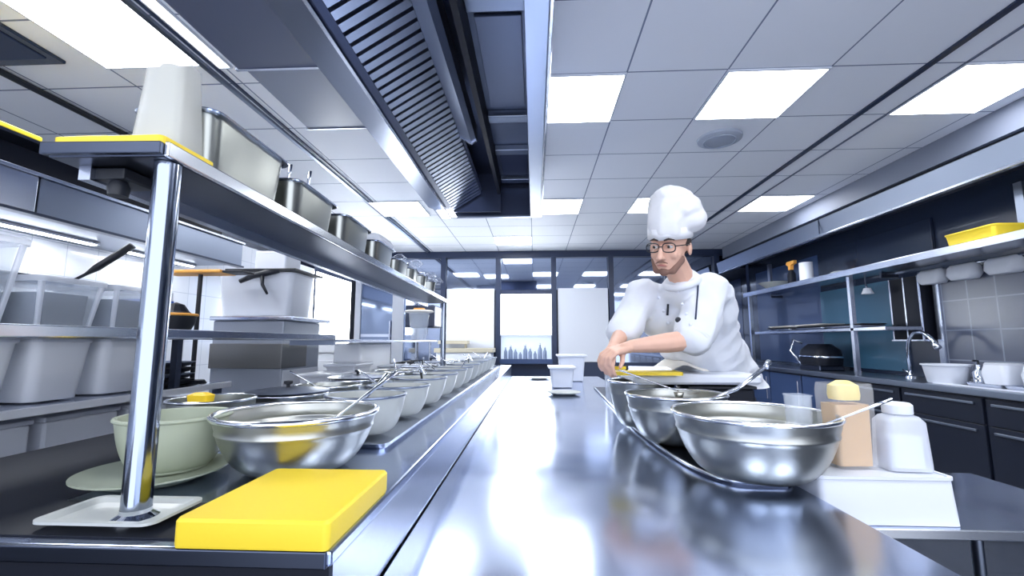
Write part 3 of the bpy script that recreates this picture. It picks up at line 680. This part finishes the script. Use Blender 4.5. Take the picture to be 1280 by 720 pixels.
link('contents', loft([rr(.08, .08, .012, .01), rr(.082, .082, .012, .12)]), BLUEP, t)
# white boxes further along
t = thing('lidded_box', 'pale box on the island left of the chef, near the far end', 'box', (.24, 4.1, ZI+.001))
link('body', open_tub(.20, .30, .16, .17, .27, .02, .004, .005), WHITE, t, smooth=40); link('lid', B(-.12, .12, -.17, .17, .165, .182, .005), WHITE, t)
t = thing('lidded_box', 'taller pale box at the far end of the island', 'box', (.38, 4.75, ZI+.001))
link('body', open_tub(.26, .30, .24, .22, .27, .02, .004, .005), WHITE, t, smooth=40); link('lid', B(-.15, .15, -.17, .17, .245, .265, .005), WHITE, t)
plate('plate', .13, 'white plate on the far half of the island', (.22, 3.5, ZI+.001), CERAMW)
plate('plate', .12, 'white plate at the far end of the island beside the taller box', (.05, 4.9, ZI+.001), CERAMW)

# low side table with crate
ZT2 = .80
t = thing('side_table', 'low stainless side table right of the island', 'table', (0, 0, 0))
link('tabletop', B(.74, 1.60, 1.27, 1.80, ZT2-.012, ZT2, .003), STEEL_TOP, t)
link('edge_strip', B(.74, 1.605, 1.262, 1.2695, ZT2-.022, ZT2+.002, .002), RIM, t)
link('undershelf', B(.80, 1.54, 1.31, 1.76, .22, .24), STEEL_DARK, t)
for x in (.80, 1.55):
    for yy in (1.32, 1.75): link('leg', tube([(x, yy, 0), (x, yy, ZT2-.013)], .018), STEEL_MID, t, smooth=40)
t = thing('white_crate', 'white plastic crate holding two squeeze containers on the side table', 'crate', (.935, 1.395, ZT2+.001))
link('body', loft([rr(.355, .215, .015, 0), rr(.345, .205, .018, .112), rr(.352, .212, .02, .114), rr(.352, .212, .02, .122), rr(.335, .195, .016, .122), rr(.334, .194, .016, .118)]), WHITE, t, smooth=40)
ZK = ZT2+.1235
t = thing('sauce_container', 'tall cream-filled container with a yellow lid on the crate', 'container', (.915, 1.405, ZK), .08)
link('shell', loft([rr(.118, .08, .012, 0), rr(.128, .085, .014, .215), rr(.122, .08, .014, .235)], cap1=False), mat('clear_shell', (.80, .82, .86), .2, alpha=.20), t, smooth=40)
link('liquid', loft([rr(.098, .066, .01, .004), rr(.102, .07, .01, .175)]), CREAMLQ, t, smooth=40)
link('lid', loft([rr(.07, .06, .02, .187), rr(.080, .062, .025, .20), rr(.076, .060, .025, .228), rr(.03, .03, .012, .242)]), mat('soft_yellow', (.85, .68, .22), .5), t, smooth=40)
t = thing('squeeze_bottle', 'white translucent bottle with a ribbed cap on the crate', 'bottle', (1.045, 1.38, ZK), -.05)
link('body', loft([rr(.115, .085, .015, 0), rr(.118, .088, .02, .02), rr(.108, .08, .02, .13), rr(.085, .065, .02, .145), rr(.05, .05, .02, .152)]), WHITE_T, t, smooth=40)
link('liquid', loft([rr(.09, .06, .012, .006), rr(.088, .06, .014, .09)]), mat('pale_blue_liquid', (.70, .78, .95), .4), t)
link('cap', lathe([(0, .152), (.036, .152), (.036, .176), (.03, .182), (0, .182)], 24), WHITE, t, smooth=40)
tag(link('clear_box', open_tub(.06, .06, .19, .055, .055, .01, .003, .003), CLEAR, None, (.815, 1.465, ZK)), 'clear empty box behind the cream-filled container', 'container')

# ------------------------------------------------------------ right wall run
t = thing('right_counter', 'long dark counter with drawers along the right wall', 'counter', (0, 0, 0))
ZR = .94
link('worktop', B(3.18, XR-.005, .4, 7.85, ZR-.05, ZR, .005), STEEL_MID, t)
link('carcass', B(3.24, XR-.005, .4, 7.85, .1, ZR-.051), CAB, t)
link('plinth', B(3.30, XR-.005, .4, 7.85, 0, .1), BLACKM, t)
yy = .5
while yy < 7.7:
    if 4.7 < yy < 6.0 or yy > 6.2:
        d = link('door', B(3.218, 3.239, yy+.01, yy+.72, .12, ZR-.07, .003), BLUEP if yy > 4.7 else CAB, t)
        link('handle', B(3.205, 3.217, yy+.06, yy+.08, .5, .8, .003), STEEL, d)
    else:
        for z0, z1 in ((.12, .68), (.69, ZR-.065)):
            d = link('drawer', B(3.218, 3.239, yy+.01, yy+.72, z0, z1, .003), CAB, t)
            link('handle', B(3.200, 3.217, yy+.06, yy+.67, z1-.05, z1-.032, .003), STEEL_MID, d)
    yy += .74
# shelves
t = thing('wall_shelf_rack', 'steel shelving with posts standing on the right counter', 'shelf', (0, 0, 0))
link('upper_shelf', B(3.19, 3.58, .5, 6.95, 1.967, 2.005, .004), STEEL, t)
link('shelf_lip', B(3.178, 3.189, .5, 6.95, 1.945, 2.007, .003), STEEL, t)
link('lower_shelf', B(3.22, 3.55, 4.30, 6.75, 1.385, 1.42, .004), STEEL, t)
for yy in (1.6, 4.73, 6.88):
    link('post', B(3.22, 3.26, yy-.02, yy+.02, ZR+.001, 1.964), STEEL, t)
    link('bracket', B(3.55, XR-.032, yy-.015, yy+.015, 1.93, 1.964), STEEL_DARK, t)
for yy in (3.35, 6.88): link('upright', B(3.54, 3.58, yy-.03, yy+.03, 2.006, 2.44), STEEL_MID, t)
# pelmet hood
t = thing('canopy_hood', 'long grey steel canopy along the top of the right wall', 'extractor hood', (0, 0, 0))
link('fascia', prism([(3.18, 2.45), (3.21, 2.45), (3.21, 2.62), (3.15, 2.62)], 'y', -.5, 7.8), STEEL_MID, t)
link('lower_edge', B(3.17, 3.215, -.5, 7.8, 2.435, 2.455, .003), STEEL, t)
link('canopy_top', B(3.21, XR-.005, -.5, 7.8, 2.60, 2.62), HOODD, t)
link('upper_band', B(3.26, 3.30, -.5, 7.8, 2.70, ZC-.001), mat('band_grey', (.16, .18, .24), .6), t)
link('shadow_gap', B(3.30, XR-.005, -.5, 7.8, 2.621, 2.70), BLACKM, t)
link('seam_plate', B(3.147, 3.155, 5.0, 5.01, 2.46, 2.62), STEEL_DARK, t)
# wall panels
def wp(name, label, y0, y1, z0, z1, m, d=.03, cat='panel'):
    return tag(link(name, B(XR-d, XR-.001, y0, y1, z0, z1, .003), m), label, cat)
wp('splash_panel', 'glossy teal splash panel behind the middle of the right shelves', 4.72, 6.0, .98, 1.92, TEAL)
wp('splash_panel', 'glossy blue splash panel at the far end of the right wall', 6.02, 7.7, .98, 2.42, BLUEP, d=.004)
wp('wall_panel', 'dark glossy panel above the right shelf, over the teal panel', 4.3, 5.99, 2.0, 2.44, NAVY)
t = thing('grey_tiled_door', 'grey panelled door with a pale frame on the right wall', 'door', (XR-.03, 3.95, 0))
link('leaf', B(-.02, .028, -.75, .30, .98, 1.90), TILEG, t)
for a in ((.30, .36), (-.82, -.75)): link('frame', B(-.035, .028, a[0], a[1], .96, 1.93), STEEL, t)
t = thing('glass_cabinet', 'dark narrow glazed cabinet between the teal panel and the grey door', 'cabinet', (XR-.12, 4.50, 1.30))
link('body', B(-.02, .119, -.14, .20, 0, .60, .004), BLACKM, t)
for yy in (-.14, .03, .20): link('stile', B(-.03, -.021, yy-.008, yy+.008, 0, .6), STEEL, t)
link('bottom_rail', B(-.04, .11, -.16, .22, -.015, -.001), STEEL, t)
# items
def trayset(n, yy, z, label, g):
    for k in range(n):
        tag(link('flat_tray', open_tub(.26, .52, .016, .24, .50, .02, .003, .008), (STEEL, BLACK, PAPER)[k % 3], None, (3.38-.01*(k % 2), yy[k], z+.021*k)), label[k], 'tray', g)
trayset(3, (6.15, 6.2, 6.15), 1.4205, ('lowest tray on the far half of the lower right shelf', 'middle tray on the far half of the lower right shelf', 'top tray on the far half of the lower right shelf'), 'trays on the lower right shelf')
trayset(3, (5.5, 5.46, 5.52), 1.4205, ('lowest tray just left of the shelf post, lower right shelf', 'middle tray just left of the shelf post, lower right shelf', 'top tray just left of the shelf post, lower right shelf'), 'trays on the lower right shelf')
trayset(2, (4.93, 4.9), 1.4205, ('lower tray by the shelf post on the lower right shelf', 'upper tray by the shelf post on the lower right shelf'), 'trays on the lower right shelf')
t = thing('mixer', 'dark rounded kitchen machine on the right counter below the shelf', 'mixer', (3.45, 5.65, ZR+.001))
link('body', loft([rr(.30, .46, .10, .06), rr(.32, .50, .12, .14), rr(.30, .46, .12, .24), rr(.16, .30, .07, .31)]), BLACKM, t, smooth=40)
link('band', loft([rr(.325, .505, .12, .15), rr(.33, .51, .12, .16), rr(.325, .505, .12, .17)], cap0=True), CHROME, t, smooth=40)
link('base', B(-.14, .14, -.2, .2, 0, .06, .01), STEEL_DARK, t)
link('pipe', tube([(-.05, .25, .02), (-.12, .40, .22), (-.05, .46, .36), (.02, .38, .32)], .016), CHROME, t, smooth=True)
t = thing('faucet', 'tall chrome gooseneck faucet on the right counter', 'faucet', (3.50, 4.42, ZR+.001))
link('spout', tube([(0, 0, 0), (0, 0, .28), (-.005, -.03, .36), (-.01, -.10, .42), (-.02, -.20, .42), (-.03, -.29, .37), (-.03, -.33, .32)], .016, seg=16), CHROME, t, smooth=True)
link('spray_head', tube([(-.03, -.31, .335), (-.035, -.36, .285)], [.02, .028]), CHROME, t, smooth=True)
link('base', lathe([(0, 0), (.04, 0), (.035, .02), (.018, .03), (0, .03)], 24), CHROME, t, smooth=40)
link('lever', tube([(0, .0, .05), (0, .08, .075)], .008), CHROME, t, smooth=True)
t = thing('white_basin', 'round white basin on the right counter near the faucet', 'basin', (3.40, 3.93, ZR+.001))
link('body', lathe([(0, 0), (.12, 0), (.127, .008), (.150, .14), (.163, .145), (.163, .155), (.145, .155), (.12, .014), (0, .01)]), WHITE, t, smooth=40)
t = thing('soap_bottle', 'small steel soap dispenser right of the white basin', 'bottle', (3.46, 3.72, ZR+.001))
link('body', lathe([(0, 0), (.04, 0), (.04, .10), (.015, .13), (.015, .16), (0, .16)], 24), CHROME, t, smooth=40)
link('pump', tube([(0, 0, .16), (0, 0, .19), (-.04, 0, .19)], .007), BLACK, t)
g = 'white tubs on trays on the right counter'
for k, yy in enumerate((3.53, 3.25)):
    tag(link('flat_tray', open_tub(.30, .26, .03, .28, .24, .02, .003, .01), STEEL, None, (3.44, yy, ZR+.001)), ['steel tray right of the white basin', 'steel tray at the right edge of the photo'][k], 'tray', 'trays on the right counter')
    T = thing('white_tub', ['white rounded tub on the tray right of the basin', 'white rounded tub at the right edge of the photo'][k], 'tub', (3.46, yy, ZR+.008), group=g)
    link('body', loft([rr(.16, .17, .03, 0), rr(.19, .20, .04, .10), rr(.17, .18, .05, .16)]), WHITE, T, smooth=40); link('lid', loft([rr(.175, .185, .05, .161), rr(.16, .17, .05, .175)]), WHITE_T, T)
t = thing('drain_board', 'pale drain board in front of the white basin', 'board', (3.32, 3.35, ZR+.0006)); link('sheet', B(-.06, .02, -.35, .55, 0, .006, .002), WHITE, t); link('lip', B(-.065, -.0605, -.35, .55, 0, .010), WHITE, t)
t = thing('yellow_tub', 'yellow tapered tub on the upper right shelf', 'tub', (3.33, 3.42, 2.006))
link('body', loft([rr(.20, .36, .02, 0), rr(.22, .39, .03, .085), rr(.23, .40, .03, .09), rr(.23, .40, .03, .098)]), YELLOW, t, smooth=40)
t = thing('white_bowl', 'wide white bowl at the far end of the upper right shelf', 'bowl', (3.40, 6.45, 2.006))
link('body', lathe([(0, 0), (.08, 0), (.20, .09), (.215, .095), (.20, .10), (.075, .01), (0, .01)]), CERAMW, t, smooth=40); link('foot', lathe([(0, -.0005), (.08, -.0005), (.08, .004), (0, .004)]), CERAMW, t)
t = thing('spray_bottle', 'dark bottle with an orange trigger on the upper right shelf', 'bottle', (3.34, 5.93, 2.006))
link('body', loft([rr(.08, .08, .02, 0), rr(.085, .085, .025, .14), rr(.04, .04, .015, .20)]), BLACKM, t, smooth=40)
link('trigger', prism([(-.02, .2), (.03, .2), (.03, .25), (.08, .28), (.06, .31), (-.10, .31), (-.10, .27), (-.03, .26)], 'x', -.02, .02), ORANGE, t)
t = thing('paper_roll', 'white roll standing beside the spray bottle on the upper right shelf', 'roll', (3.38, 5.68, 2.006))
link('roll', lathe([(.02, 0), (.075, 0), (.075, .25), (.02, .25), (.02, 0)], 32), WHITE, t, smooth=40)
plate('plate', .14, 'flat white dish on the upper right shelf near the dark panel', (3.36, 4.95, 2.006), CERAMW)
t = thing('hanging_rail', 'thin steel bar on the right wall carrying the white bags', 'rail', (XR-.1, 3.95, 1.93)); link('bar', tube([(0, -.75, 0), (0, .45, 0)], .008), STEEL, t, smooth=True)
for yy in (-.7, .4): link('mount', tube([(0, yy, 0), (.099, yy, 0)], .007), STEEL, t)
g = 'white bags above the grey door'
for k, yy in enumerate((4.25, 3.95, 3.62)):
    T = tag(link('white_bag', loft([rr(.10, .20, .04, -.10, cy=0), rr(.13, .27, .06, -.06), rr(.12, .26, .06, 0), rr(.05, .22, .02, .030)]), CLOTH, None, (XR-.1, yy, 1.905), smooth=60), 'white bundled bag above the grey door, '+['leftmost', 'middle', 'rightmost'][k]+' of three', 'bag', g)
t = thing('pendant_lamp', 'small glowing spot lamp head between upper and lower right shelves', 'lamp', (3.48, 4.85, 1.80))
link('arm', tube([(0, 0, .164), (0, 0, .07), (-.03, -.06, .02)], .008), STEEL, t, smooth=True); link('shade', lathe([(0, .03), (.03, .03), (.055, -.03), (.05, -.03), (.027, .02), (0, .02)], 24, cx=-.03, cy=-.06), WHITE, t, smooth=40)

# ------------------------------------------------------------ chef
def hull_pair(bm, a, b, sub=2):
    """a,b = (centre, radius or (rx,ry,rz), optional rotation matrix)"""
    tmp = NB()
    for e in (a, b) if b else (a,):
        c, r = e[0], e[1]; r = r if isinstance(r, (tuple, list)) else (r, r, r)
        M = Matrix.Translation(c) @ (e[2].to_4x4() if len(e) > 2 else Matrix()) @ Matrix.Diagonal((*r, 1))
        bmesh.ops.create_icosphere(tmp, subdivisions=sub, radius=1, matrix=M)
    if b:
        h = bmesh.ops.convex_hull(tmp, input=tmp.verts)
        dead = [g for g in h['geom_interior'] if isinstance(g, bmesh.types.BMVert)]
        bmesh.ops.delete(tmp, geom=dead, context='VERTS')
    me = bpy.data.meshes.new('tmp'); tmp.to_mesh(me); tmp.free(); bm.from_mesh(me); bpy.data.meshes.remove(me)
def blob(name, parts, m, parent, voxel=.006, smooth=4, fold=0., fscale=8., cut=None):
    bm = NB()
    for p in parts: hull_pair(bm, p[0], p[1] if len(p) > 1 else None)
    me = bpy.data.meshes.new(name); bm.to_mesh(me); bm.free()
    o = bpy.data.objects.new(name, me); COL.objects.link(o)
    r = o.modifiers.new('r', 'REMESH'); r.mode = 'VOXEL'; r.voxel_size = voxel
    s = o.modifiers.new('s', 'SMOOTH'); s.factor = .5; s.iterations = smooth
    dg = bpy.context.evaluated_depsgraph_get(); dg.update()
    m2 = bpy.data.meshes.new_from_object(o.evaluated_get(dg)); o.modifiers.clear(); o.data = m2; bpy.data.meshes.remove(me)
    m2.name = name
    if fold:
        nn = [v.normal.copy() for v in m2.vertices]
        for v, n in zip(m2.vertices, nn):
            c = v.co
            f = noise.noise(Vector((c.x*fscale*1.6+c.z*fscale*.6, c.y*fscale, c.z*fscale*.55)))
            f2 = 1-abs(noise.noise(Vector((c.x*fscale*.9-c.z*fscale*1.1, c.y*fscale*.8+5, c.z*fscale*.7))))*2.2
            v.co = c+n*(fold*f+fold*.7*f2)
    if cut:
        b2 = NB(); b2.from_mesh(m2)
        for co, no in cut:
            bmesh.ops.bisect_plane(b2, geom=b2.verts[:]+b2.edges[:]+b2.faces[:], plane_co=co, plane_no=no, clear_outer=True)
        b2.to_mesh(m2); b2.free()
    for p in m2.polygons: p.use_smooth = True
    m2.materials.clear(); m2.materials.append(m); o.parent = parent
    return o
def V3(*a): return Vector(a)
CH = thing('person', 'chef in white jacket, tall hat and glasses leaning over the island', 'person', (0, 0, 0))
# joints
head = V3(.567, 1.87, 1.668); neck = V3(.655, 1.98, 1.535)
shR = V3(.505, 2.09, 1.495); shL = V3(.775, 2.00, 1.495)
elR = V3(.395, 2.00, 1.335); wrR = V3(.325, 1.86, 1.262)
elL = V3(.635, 1.86, 1.285); wrL = V3(.385, 1.81, 1.262)
chest = V3(.68, 2.12, 1.40); waist = V3(.85, 2.31, 1.18); pel = V3(.97, 2.46, .98)
F = V3(-.60, -.78, -.27).normalized()           # facing direction
Rt = F.cross(V3(.14, 0, 1)).normalized()        # subject's left side... screen right axis
Rt = -Rt if Rt.x < 0 else Rt
Up = Rt.cross(-F).normalized(); Up = Up if Up.z > 0 else -Up
HM = Matrix((Rt, -F, Up)).transposed()          # local x right, y back, z up
def H(x, y, z): return head+HM @ V3(x, y, z)
parts = [
    ((H(0, .012, .035), (.078, .094, .088), HM),),                       # cranium
    ((H(0, -.022, -.02), (.066, .066, .07), HM), (H(0, -.045, -.085), (.036, .034, .026), HM)),   # face to chin
    ((H(.0, -.02, -.07), (.052, .045, .03), HM),),
    ((H(0, -.093, .015), (.009, .008, .010), HM), (H(0, -.112, -.028), (.012, .012, .010), HM)),  # nose
    ((H(-.012, -.098, -.032), (.009, .009, .007), HM), (H(.012, -.098, -.032), (.009, .009, .007), HM)),
    ((H(-.03, -.082, .040), (.022, .010, .007), HM), (H(.03, -.082, .040), (.022, .010, .007), HM)),  # brow
    ((H(-.038, -.066, -.022), (.018, .014, .018), HM),), ((H(.038, -.066, -.022), (.018, .014, .018), HM),),
    ((H(0, -.087, -.060), (.020, .009, .009), HM),),
    ((H(-.079, .012, -.005), (.008, .018, .030), HM),), ((H(.079, .012, -.005), (.008, .018, .030), HM),),   # ears
    ((H(.0, .03, -.05), .052), (neck, .056)),
    ((neck, .056), (chest+V3(0, 0, .06), (.13, .09, .08))),
    ((chest, (.15, .10, .14)), (waist, (.135, .095, .1))), ((waist, (.135, .095, .1)), (pel, (.155, .11, .12))),
    ((shR, .055), (chest, .09)), ((shL, .055), (chest, .09)),
    ((shR, .050), (elR, .040)), ((elR, .040), (wrR, .026)),
    ((shL, .052), (elL, .043)), ((elL+V3(0, 0, .002), .042), (elL.lerp(wrL, .4), .041)), ((elL.lerp(wrL, .4), .041), (wrL, .026)),
]
# legs
for hx, kn, an in ((V3(.90, 2.44, .92), V3(.88, 2.40, .50), V3(.90, 2.48, .09)), (V3(1.06, 2.50, .92), V3(1.10, 2.50, .50), V3(1.14, 2.60, .09))):
    parts += [((hx, .085), (kn, .055)), ((kn, .055), (an, .038))]
# hands: palm plus five separate fingers each
def hand(wr, pd, nrm, side, curls, spread=.0):
    pd = pd.normalized(); sd = pd.cross(nrm).normalized()*side; nrm = sd.cross(pd).normalized()*side
    out = [((wr, .025), (wr+pd*.03, (.024, .024, .024)))]
    pc = wr+pd*.055
    for k in (-1.2, -.4, .4, 1.2):
        out.append(((wr+pd*.02+sd*k*.013, .014), (wr+pd*.088+sd*k*.0185, .0115)))
    base = []
    for i, k in enumerate((-1.5, -.5, .5, 1.5)):
        L = (.88, 1.0, .95, .75)[i]*.036
        p = wr+pd*.088+sd*k*.0185; d = (pd+sd*k*spread*.12).normalized(); ang = 0
        q = p
        for j, (c, ll, r0, r1) in enumerate(zip(curls, (L*1.15, L*.8, L*.62), (.0098, .0090, .0082), (.0090, .0082, .0070))):
            ang += c*(1+.12*i)
            dd = (d*math.cos(ang)-nrm*math.sin(ang)).normalized()
            q2 = q+dd*ll; out.append(((q, r0), (q2, r1))); q = q2
    th = wr+pd*.028-sd*.022
    t1 = th+(pd*.6-sd*.75-nrm*.35).normalized()*.036; t2 = t1+(pd*.9-sd*.1-nrm*.5).normalized()*.030; t3 = t2+(pd*.9+sd*.25-nrm*.5).normalized()*.024
    out += [((th, .0135), (t1, .0115)), ((t1, .0115), (t2, .0100)), ((t2, .0100), (t3, .0078))]
    return out
parts += hand(wrR, V3(-.35, -.55, -.42), V3(-.35, -.45, .75), 1, (.5, .85, .6))
parts += hand(wrL, V3(-.90, -.30, -.22), V3(-.15, -.35, .92), -1, (.35, .7, .5))
body = blob('body', parts, SKIN, CH, .0042, 3)
# clothes
jp = [((neck+V3(0, 0, -.015), .075), (chest+V3(0, 0, .07), (.155, .115, .08))),
      ((chest, (.185, .125, .15)), (waist, (.175, .13, .1))), ((waist, (.18, .135, .1)), (pel+V3(0, 0, .03), (.205, .15, .10))),
      ((pel+V3(.01, 0, .05), (.215, .155, .10)), (pel+V3(.035, .01, .055), (.235, .165, .05))),
      ((chest+V3(.12, .06, -.02), .12), (waist+V3(.13, .05, .02), .11)), ((waist+V3(.13, .05, .02), .11), (pel+V3(.13, .02, .04), .13)),
      ((shR+V3(0, .01, -.005), .072), (chest+V3(-.02, 0, .03), .115)), ((shL+V3(0, .01, -.005), .080), (chest+V3(.05, 0, .03), .125)),
      ((shL+V3(.02, .05, -.02), .09), (waist+V3(.09, .04, 0), .12)),
      ((shR, .074), (shR.lerp(elR, .55), .074)), ((shR.lerp(elR, .5), .074), (elR.lerp(wrR, .12), .066)),
      ((shL, .082), (shL.lerp(elL, .55), .086)), ((shL.lerp(elL, .5), .086), (elL.lerp(shL, .04), .074))]
jk = blob('jacket', jp, CLOTH, CH, .009, 6, fold=.013, fscale=9, cut=[((0, 0, 1.045), (0, 0, -1))])
def ring(c, d, r, t=.008, n=28, flat=1.):
    d = d.normalized(); u = d.cross(V3(0, 0, 1)).normalized(); v = d.cross(u)
    return [c+u*r*math.cos(2*PI*k/n)+v*r*flat*math.sin(2*PI*k/n) for k in range(n)]+[c+u*r]
link('cuff', tube(ring(elR.lerp(wrR, .18), wrR-elR, .060), .010), CLOTH, CH, smooth=True)
link('cuff', tube(ring(elL.lerp(shL, .02), elL-shL, .066), .011), CLOTH, CH, smooth=True)
link('collar', tube(ring(neck+V3(-.012, -.015, .0), V3(-.35, -.35, .9), .066, flat=.9), .016), CLOTH, CH, smooth=True)
# jacket placket, buttons, lanyard
def surf(p, q=V3(-.35, -1, .15)):
    """point on jacket surface seen along q from outside"""
    q = q.normalized(); o0 = p+q*.5
    from mathutils.bvhtree import BVHTree
    h = BT.ray_cast(o0, -q, 1.0)
    return (h[0]+q*.003) if h[0] else p
from mathutils.bvhtree import BVHTree
bb = NB(); bb.from_mesh(jk.data); BT = BVHTree.FromBMesh(bb)
nF = V3(-.35, -.9, .2)
for s in range(4):
    p = (chest+V3(-.045, 0, .05)).lerp(waist+V3(-.07, 0, .0), s/4)
    for dx in (-.04, .05):
        q = surf(p+V3(dx, 0, 0), nF)
        b_ = NB(); bmesh.ops.create_uvsphere(b_, u_segments=12, v_segments=8, radius=.007, matrix=Matrix.Translation(q)); link('button', b_, WHITE, CH, smooth=True)
pts = [surf((neck+V3(.055, -.02, -.03)).lerp(waist+V3(-.02, 0, .06), k/8), nF) for k in range(9)]
link('lanyard', tube(pts, .0035, seg=6), NAVY_F, CH, smooth=True)
q = surf(chest+V3(-.05, 0, -.03), nF); link('pen', tube([q, q+V3(.004, -.004, .05)], .005, seg=8), BLACK, CH, smooth=True)
for p in (waist+V3(-.09, 0, .09), waist+V3(.0, 0, -.0)):
    q = surf(p, nF); b_ = NB(); bmesh.ops.create_uvsphere(b_, u_segments=12, v_segments=8, radius=.012, matrix=Matrix.Translation(q)); link('clip', b_, BLACK, CH, smooth=True)
bb.free()
tp = []
for hx, kn, an in ((V3(.90, 2.44, .92), V3(.88, 2.40, .50), V3(.90, 2.48, .09)), (V3(1.06, 2.50, .92), V3(1.10, 2.50, .50), V3(1.14, 2.60, .09))):
    tp += [((hx, .105), (kn, .078)), ((kn, .078), (an, .065))]
    s = an
    sh = blob('shoe', [((V3(s.x, s.y+.02, .045), (.042, .045, .045)), (V3(s.x-.04, s.y-.15, .035), (.043, .05, .035)))], BLACK, CH, .008, 3)
tp.append(((pel, (.18, .13, .11)), (V3(.97, 2.46, .88), (.17, .12, .1))))
blob('trousers', tp, TROUS, CH, .012, 4, fold=.006)
# hat: band, puffed crown
hp = [((H(0, .008, .062), (.086, .102, .020), HM), (H(.0, .012, .115), (.092, .107, .022), HM)),
      ((H(0, .012, .12), (.093, .106, .03), HM), (H(.005, .02, .19), (.090, .100, .060), HM)),
      ((H(.03, .03, .155), (.095, .100, .070), HM),), ((H(.075, .04, .115), (.060, .080, .055), HM),), ((H(.010, .0, .215), (.070, .075, .045), HM),)]
hat = blob('chef_hat', hp, HATM, CH, .006, 5, fold=.007, fscale=11)
link('hat_band', loft([[H(.0885*math.cos(a), .008+.104*math.sin(a), z) for a in [2*PI*k/40 for k in range(40)]] for z in (.040, .085)], cap0=False, cap1=False), HATM, hat, smooth=True).modifiers.new('s', 'SOLIDIFY').thickness = .004
# hair at the sides and nape
blob('hair', [((H(-.071, .015, .022), (.012, .03, .022), HM),), ((H(.071, .015, .022), (.012, .03, .022), HM),), ((H(0, .065, -.005), (.062, .04, .045), HM),)], HAIR, CH, .005, 2)
# beard along the jaw and moustache
bd = blob('beard', [((H(-.058, -.025, -.045), (.012, .018, .018), HM), (H(-.035, -.062, -.085), (.014, .016, .014), HM)), ((H(.058, -.025, -.045), (.012, .018, .018), HM), (H(.035, -.062, -.085), (.014, .016, .014), HM)),
      ((H(-.035, -.062, -.088), (.014, .016, .013), HM), (H(.035, -.062, -.088), (.014, .016, .013), HM)), ((H(0, -.075, -.090), (.022, .012, .018), HM),)], STUB, CH, .004, 2)
link('moustache', tube([H(-.024, -.093, -.052), H(-.010, -.101, -.045), H(.010, -.101, -.045), H(.024, -.093, -.052)], [.003, .005, .005, .003], flat=.6), STUB, CH, smooth=True)
link('mouth', tube([H(-.019, -.095, -.061), H(0, -.099, -.059), H(.019, -.095, -.061)], [.002, .0045, .002]), LIP, CH, smooth=True)
for s in (-1, 1):
    b_ = NB(); bmesh.ops.create_uvsphere(b_, u_segments=16, v_segments=10, radius=.0125, matrix=Matrix.Translation(H(s*.030, -.077, .018)))
    e = link('eye', b_, EYEW, CH, smooth=True)
    b_ = NB(); bmesh.ops.create_uvsphere(b_, u_segments=12, v_segments=8, radius=.0062, matrix=Matrix.Translation(H(s*.030-.002, -.0865, .014))); link('iris', b_, HAIR, e, smooth=True)
    link('eyelid', tube([H(s*.030-.015, -.083, .020), H(s*.030, -.092, .025), H(s*.030+.015, -.083, .020)], .004), SKIN, CH, smooth=True)
    link('eyebrow', tube([H(s*.012, -.094, .040), H(s*.030, -.094, .046), H(s*.050, -.082, .040)], [.003, .0045, .002]), HAIR, CH, smooth=True)
gl = []
bm = NB()
for s in (-1, 1):
    c = [H(s*.033+.026*math.copysign(abs(math.cos(a))**.7, math.cos(a)), -.104+abs(math.cos(a))*.004, .012+.018*math.copysign(abs(math.sin(a))**.7, math.sin(a))) for a in [2*PI*k/24 for k in range(25)]]
    tube(c, .0024, bm, 6)
    tube([H(s*.059, -.100, .018), H(s*.078, -.04, .016), H(s*.083, .02, .012)], .0022, bm, 6)
tube([H(-.008, -.105, .016), H(.008, -.105, .016)], .0022, bm, 6)
gf = link('glasses', bm, BLACK, CH, smooth=True)
